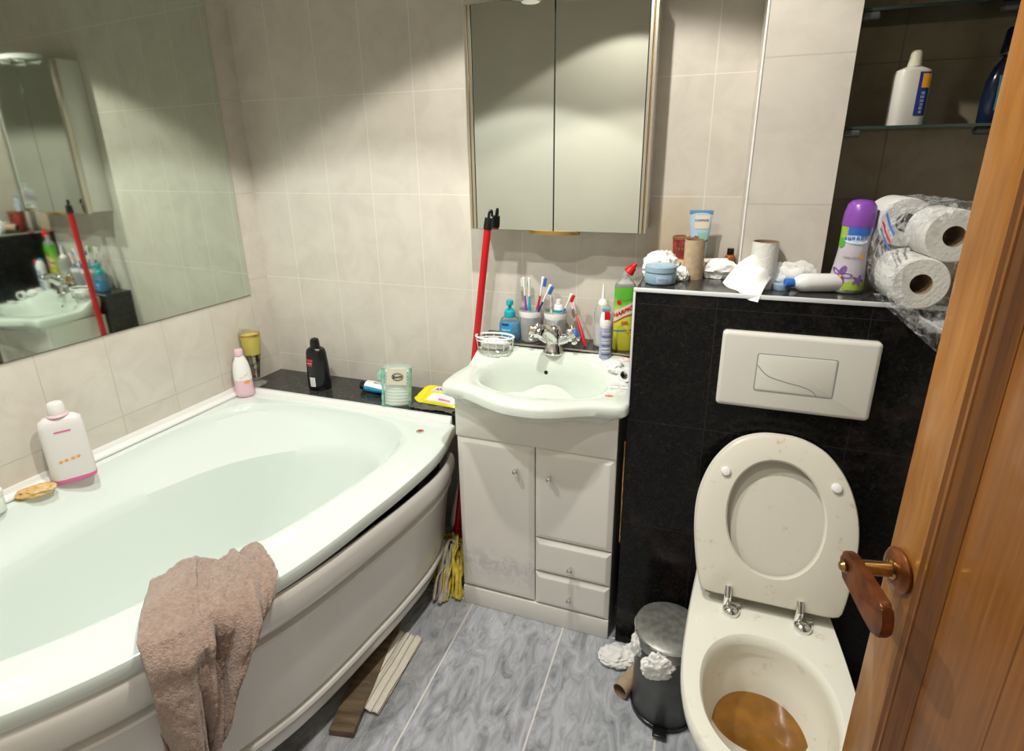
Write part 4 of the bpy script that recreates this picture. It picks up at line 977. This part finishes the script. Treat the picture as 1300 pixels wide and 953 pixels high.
# ------------------------------------------------------------------ things on the black shelf
ZS = 1.1502
t = thing('face_cream_jar', 'grey blue cream jar with label at left end of black shelf', 'jar', (1.582, -.292, ZS), math.radians(5))
pr = [(.034, 0), (.038, .003), (.040, .012), (.040, .027), (.039, .030)]
obj('pot', lathe(pr, 40), M_slate, t); obj('jar_lid', lathe([(.0395, .031), (.041, .033), (.0405, .046), (.037, .049), (0, .0495)], 40), M_slate, t)
S = Surf(pr); patch(t, 'label', S, -.010, .030, .006, .026, M_lightblue); words(t, S, '~5', .008, .016, .010, M_greytext)
scrap('crumpled_tissue', (1.575, -.215, ZS), (.040, .026, .036), 51, 'crumpled white tissue behind the grey blue cream jar', .4)
scrap('crumpled_tissue', (1.632, -.238, ZS), (.016, .015, .018), 52, 'little white tissue between the cream jar and the brown tube', .9)
roll_tube((1.660, -.205, ZS), (0, 0, .5), .0265, .105, 'upright brown cardboard tube next to the cream jar')
t = thing('candle_pot', 'dark red glass pot with a brown rim on the black shelf', 'pot', (1.630, -.095, ZS))
pr = [(.022, 0), (.026, .003), (.033, .05), (.035, .085), (.034, .090)]
obj('body', lathe(pr, 32), M_jarred, t); obj('rim', lathe([(.034, .089), (.036, .091), (.036, .098), (.033, .099), (.030, .094)], 32), mat('brown_rim', (.22, .08, .03), .4), t)
S = Surf(pr); words(t, S, '~5', -.004, .066, .014, M_gold)
roll_tube((1.598, -.118, ZS + .019), (PI / 2, 0, math.radians(62)), .0185, .075, 'short tan cardboard tube lying in front of the red pot')
# lightblue tube standing on its cap
t = thing('hand_cream_tube', 'pale blue cream tube standing on its cap against the back wall', 'tube', (1.667, -.062, ZS), math.radians(6))
obj('cap', lathe([(.017, 0), (.018, .002), (.018, .024), (.016, .026)], 28), M_slate, t)
rings = []
for k in range(16):
    u = k / 15; rx = .021 + .011 * u; ry = .018 * (1 - u ** 1.6) + .0012; rings.append([(rx * math.cos(2 * PI * i / 32), ry * math.sin(2 * PI * i / 32), .026 + .140 * u) for i in range(32)])
obj('body', loft(rings), M_lightblue, t)
ST = lambda u, z, off=.001: (u, -((.018 * (1 - max(0, (z - .026) / .14) ** 1.6) + .0012) * math.sqrt(max(.02, 1 - (u / (.021 + .011 * (z - .026) / .14)) ** 2)) + off), z)
obj('label', map_bm(subdiv_patch(-.017, .024, .118, .156, 10, 6), ST), M_creamlab, t); obj('label', map_bm(subdiv_patch(-.008, .022, .070, .108, 10, 6), ST), M_mint, t)
obj('label_patch', map_bm(subdiv_patch(.006, .018, .040, .062, 4, 4), lambda x, y: ST(x, y, .001)), M_yellow, t)
bm = text_bm('~6', .011, .0003); obj('lettering', map_bm(bm, lambda x, y: ST(.003 + x, .142 + y, .002)), M_navy, t, smooth=False)
bm = text_bm('~5', .013, .0003); obj('lettering', map_bm(bm, lambda x, y: ST(.006 + x, .085 + y, .002)), M_navy, t, smooth=False)
obj('crimp', rbox(-.0325, .0325, -.0018, .0018, .158, .170, .0006), M_bluep if False else mat('blue_crimp', (.12, .28, .50), .4), t)
roll_tube((1.748, -.102, ZS + .021), (PI / 2, 0, math.radians(-72)), .0205, .075, 'pale cardboard tube lying behind the upright brown tube', M_creamlab)
t = thing('amber_bottle', 'tiny amber glass bottle with black cap near the pillar', 'bottle', (1.757, -.035, ZS))
obj('body', lathe([(.014, 0), (.0155, .002), (.0155, .034), (.012, .040), (.008, .043)], 24), M_amber, t); obj('cap', lathe([(.0095, .042), (.010, .044), (.0095, .060), (0, .061)], 20), M_black_pl, t)
scrap('crumpled_tissue', (1.729, -.180, ZS), (.042, .024, .028), 53, 'long white folded tissue in front of the amber bottle', .25, .25)
# nearly finished white roll with its last sheet
t = roll_tube((1.828, -.270, ZS), (0, 0, 0), .031, .115, 'upright paper-covered tube with last sheet of toilet paper hanging off', M_paperroll, 'toilet_roll')
obj('core_rim', lathe([(.0285, .1152), (.0315, .1152)], 32, cap0=False, cap1=False), M_card, t)
def sheet(u, v):
    A = Vector((-.026, -.020, .085)); B = Vector((.020, -.026, .030)); D = Vector((-.092, -.035, .012)); E_ = Vector((-.012, -.118, -.016))
    p = A.lerp(B, u).lerp(D.lerp(E_, u), v); p.z += .010 * math.sin(PI * v) + .003 * math.sin(u * 11 + v * 3); p.y -= .006 * math.sin(u * PI); return p
obj('last_sheet', grid(sheet, 20, 24), M_tissue, t, solid=.0006)
tag(obj('jar_cap', lathe([(.019, 0), (.020, .002), (.020, .014), (.018, .016), (0, .016)], 28), M_slate, loc=(1.874, -.285, ZS)), 'small grey blue screw cap behind the lying white bottle', 'cap')
scrap('crumpled_tissue', (1.895, -.263, ZS), (.052, .012, .034), 54, 'grubby white tissue spread at the foot of the pillar', .1, .45)
t = thing('lotion_bottle', 'white bottle with a blue cap lying on black shelf by air freshener', 'bottle', (1.897, -.306, ZS + .0225), rot=(0, PI / 2, math.radians(16)))
obj('body', lathe([(.009, .0), (.013, .004), (.0212, .018), (.0223, .03), (.0223, .108), (.018, .115), (0, .116)], 28), M_white, t); obj('cap', lathe([(0, -.020), (.010, -.020), (.011, -.018), (.011, -.001), (.009, .001)], 24), M_bluep, t)
S = Surf([(.0205, 0), (.0205, .12)]);
# air freshener
t = thing('air_freshener', 'air freshener can with purple cap and violet flowers on black shelf', 'air freshener', (2.016, -.262, ZS), math.radians(-15), rot=(0, math.radians(2), math.radians(-15)))
pr = [(.036, 0), (.0385, .004), (.0385, .02), (.034, .060), (.0305, .10), (.031, .135), (.0325, .158)]
obj('body', lathe(pr, 40), mat('lilac_white_can', (.60, .55, .60), .35, var=.15, vscale=16), t); S = Surf(pr)
obj('base', lathe([(.0365, -.0002), (.0392, .003), (.0392, .010), (.0385, .011)], 40), M_steel, t)
obj('label_base', map_bm(subdiv_patch(-.050, .050, 0, 1, 24, 3), lambda x, y: S(x, .011 + y * (.016 + .008 * math.sin(x * 60)), .0008)), M_lime, t)
blob(t, 'flower', S, -.014, .044, .028, .024, M_violet, .0016, pet=5); blob(t, 'flower', S, .026, .034, .014, .014, M_violet, .0016, pet=5); blob(t, 'flower_eye', S, -.012, .042, .003, .003, M_orange, .0024)
patch(t, 'label_green', S, -.042, -.018, .112, .157, M_lime); patch(t, 'label_blue', S, -.016, .034, .138, .157, M_bluep)
blob(t, 'label_leaf', S, -.028, .118, .010, .012, M_green, .0016); blob(t, 'label_swirl', S, .004, .128, .026, .010, mat('pale_blue_swirl', (.55, .72, .85), .4), .0018)
words(t, S, '~6', .004, .132, .014, M_bluep, .0026, slope=.15); words(t, S, '~8', .004, .086, .008, M_greytext, .0016); blob(t, 'label_bee', S, .022, .090, .005, .005, M_orange, .002)
obj('cap', lathe([(.0335, .156), (.0345, .159), (.0335, .185), (.0295, .205), (.022, .214), (.012, .217), (0, .2175)], 36), M_purple, t)
# pack of toilet rolls in film
GR = 'toilet rolls in the clear film pack'
def troll(x, y, z, label):
    t = thing('toilet_roll', label, 'toilet roll', (x, y, z), group=GR, rot=(PI / 2, 0, math.radians(6)))
    R, r, l_ = .055, .021, .096
    prof = [(r, 0), (R - .003, 0), (R, .003), (R, l_ - .003), (R - .003, l_), (r, l_)]
    obj('paper', lathe(prof, 48, cap0=False, cap1=False), M_paperroll, t)
    obj('core', lathe([(r * .995, -.0005), (r * .995, l_ + .0005)], 32, cap0=False, cap1=False), M_cardin, t)
    return t
troll(2.112, -.322, ZS + .056, 'lower front toilet roll in the film pack, nearest the shelf edge')
troll(2.120, -.205, ZS + .056, 'lower back toilet roll of the film pack beside the air freshener')
troll(2.158, -.300, ZS + .154, 'upper right toilet roll in the film pack')
troll(2.102, -.180, ZS + .168, 'upper left toilet roll at the back of the film pack')
def wrap(u, v):
    """closed crinkled film round the rolls; v along y from back to front, hanging down past the shelf edge"""
    a = 2 * PI * u; y = -.16 - .275 * v
    c, s = math.cos(a), math.sin(a); cx_ = 2.146 + .004 * v; cz_ = ZS + .110
    rx, rz_ = .096, .113
    p = 3.0; k = 1 / ((abs(c) / rx) ** p + (abs(s) / rz_) ** p) ** (1 / p)
    k *= 1 + .05 * fractal((c * 2, s * 2, v * 3), 1.3, 2) + .03 * fractal((c * 6, s * 6, v * 8), 1.4, 7)
    if v < .06 or v > .96: k *= .75
    x = cx_ + k * c; z = cz_ + k * s
    if z < ZS + .002 and y > -.366: z = ZS + .002
    if s < -.25 and v > .80: 
        q = (v - .80) / .2; z -= .085 * q * (-s - .25) * (1 - abs(c + -.25) * .8)
        y = min(y, -.380)
    return (x, y, z)
pk_ = thing('film_wrapper', 'crinkled clear film wrapped round the toilet rolls, drooping over shelf edge', 'film wrapper', (0, 0, 0))
obj('film', grid(wrap, 90, 40), M_film, pk_)
def tail(u, v):
    x = 2.045 + .185 * u; d = (.012 + .125 * min(1, u * 1.25) ** 1.0 * (1 - .35 * max(0, u - .7) / .3)) * v
    return (x + .010 * v, -.388 - .016 * math.sin(u * 17 + v * 5) * (.3 + v) * .7 - .012 * v + .010 * fractal((u * 6, v * 6, 0), 1.3, 3), ZS + .025 - d)
obj('film_tail', grid(tail, 50, 24), M_film, pk_)
def stripe(nm, u0, m):
    obj(nm, grid(lambda u, v: (lambda p: (p[0] - .0015, p[1] - .0015, p[2] + .001))(wrap(u0 + .008 * u + .05 * (v - .5), .55 + .40 * v)), 2, 14), m, pk_)
stripe('blue_stripe', .400, M_bluep); stripe('red_stripe', .425, M_red); stripe('blue_stripe', .445, M_bluep)

# ------------------------------------------------------------------ glass shelves in the niche
def shelf(z, label):
    t = thing('glass_shelf', label, 'shelf', (2.19, -.125, z))
    obj('pane', rbox(-.2255, .2295, -.095, .094, 0, .006), M_glass, t, smooth=False)
    obj('front_edge', rbox(-.2255, .2295, -.0962, -.0948, 0, .006), M_glassedge, t, smooth=False)
    for x in (-.205, .055):
        c = obj('shelf_clip', tube([(x - .018, -.088 if x < 0 else -.070, -.006), (x - .015, -.088 if x < 0 else -.070, -.008), (x + .015, -.088 if x < 0 else -.070, -.008), (x + .018, -.088 if x < 0 else -.070, -.006)], [.005, .0095, .0095, .005], 14), M_darksteel, t)
    return t
shelf(1.522, 'lower glass shelf in the dark niche above the toilet rolls')
shelf(1.764, 'upper glass shelf in the dark niche, above the white bottle')
t = thing('white_bottle', 'white bottle with blue and yellow label on the lower glass shelf', 'bottle', (2.105, -.135, 1.5285), math.radians(18))
pr = [(.95, 0), (1, .004), (1, .110), (.93, .121), (.55, .127), (.36, .130)]
obj('body', sq_lathe(pr, .037, .024, 3.4), M_plastic, t); S = Surf(pr, .037, .024, 3.4)
patch(t, 'label', S, .002, .030, .022, .116, M_navy); patch(t, 'label_patch', S, .009, .029, .082, .112, M_orange, .0016)
bm = text_bm('~6', .014, .0003); obj('lettering', map_bm(bm, lambda x, y: S(.016 + y, .052 - x if False else .052 + x, .0018)), M_lightblue, t, smooth=False)
obj('cap', lathe([(.0135, .129), (.014, .131), (.0115, .158), (.009, .163), (0, .164)], 24), M_creamlab, t)
t = thing('mouthwash_bottle', 'dark blue bottle with teal label on the glass shelf beside the door', 'bottle', (2.290, -.130, 1.5285), math.radians(20))
pr = [(.042, 0), (.045, .005), (.046, .05), (.043, .09), (.034, .118), (.020, .136), (.017, .142)]
obj('body', lathe(pr, 36, 1, .62), M_darkliq, t); S = Surf(pr, 1, .62)
patch(t, 'label', S, -.036, .036, .028, .100, M_teal); patch(t, 'label_bar', S, -.030, .030, .034, .046, M_lightblue, .0014)
words(t, S, '~4', -.006, .072, .016, M_white)
obj('cap', lathe([(.022, .146), (.024, .150), (.023, .160), (.021, .192), (.017, .198), (0, .199)], 28), M_darkliq, t)
obj('neck_ring', lathe([(.018, .141), (.024, .143), (.024, .147), (.018, .149)], 28), M_steel, t)

# ------------------------------------------------------------------ ceiling lamps
for i, (x, y, pw, cone, LCOL) in enumerate(LAMPS):
    lab = ['recessed ceiling downlight above the basin', 'recessed ceiling downlight above the bath', 'added fill downlight in the ceiling near the doorway'][i]  # doorway lamp is added to lighten the bath panel
    t = thing('ceiling_downlight', lab, 'ceiling light', (x, y, CEIL), group='ceiling downlights')
    obj('bezel', lathe([(.036, 0), (.046, 0), (.047, -.003), (.044, -.006), (.036, -.004)], 32, cap0=False, cap1=False), M_chrome, t)
    obj('lens', lathe([(0, -.0025), (.036, -.0025), (.036, -.001)], 28, cap0=False, cap1=False), M_lampon, t)
    ld = bpy.data.lights.new('downlight_lamp', 'SPOT'); ld.energy = pw; ld.color = LCOL; ld.spot_size = math.radians(cone); ld.spot_blend = .14; ld.shadow_soft_size = .025
    lo = bpy.data.objects.new('downlight_lamp', ld); C.objects.link(lo); lo.parent = t; lo.location = (0, 0, -.02)
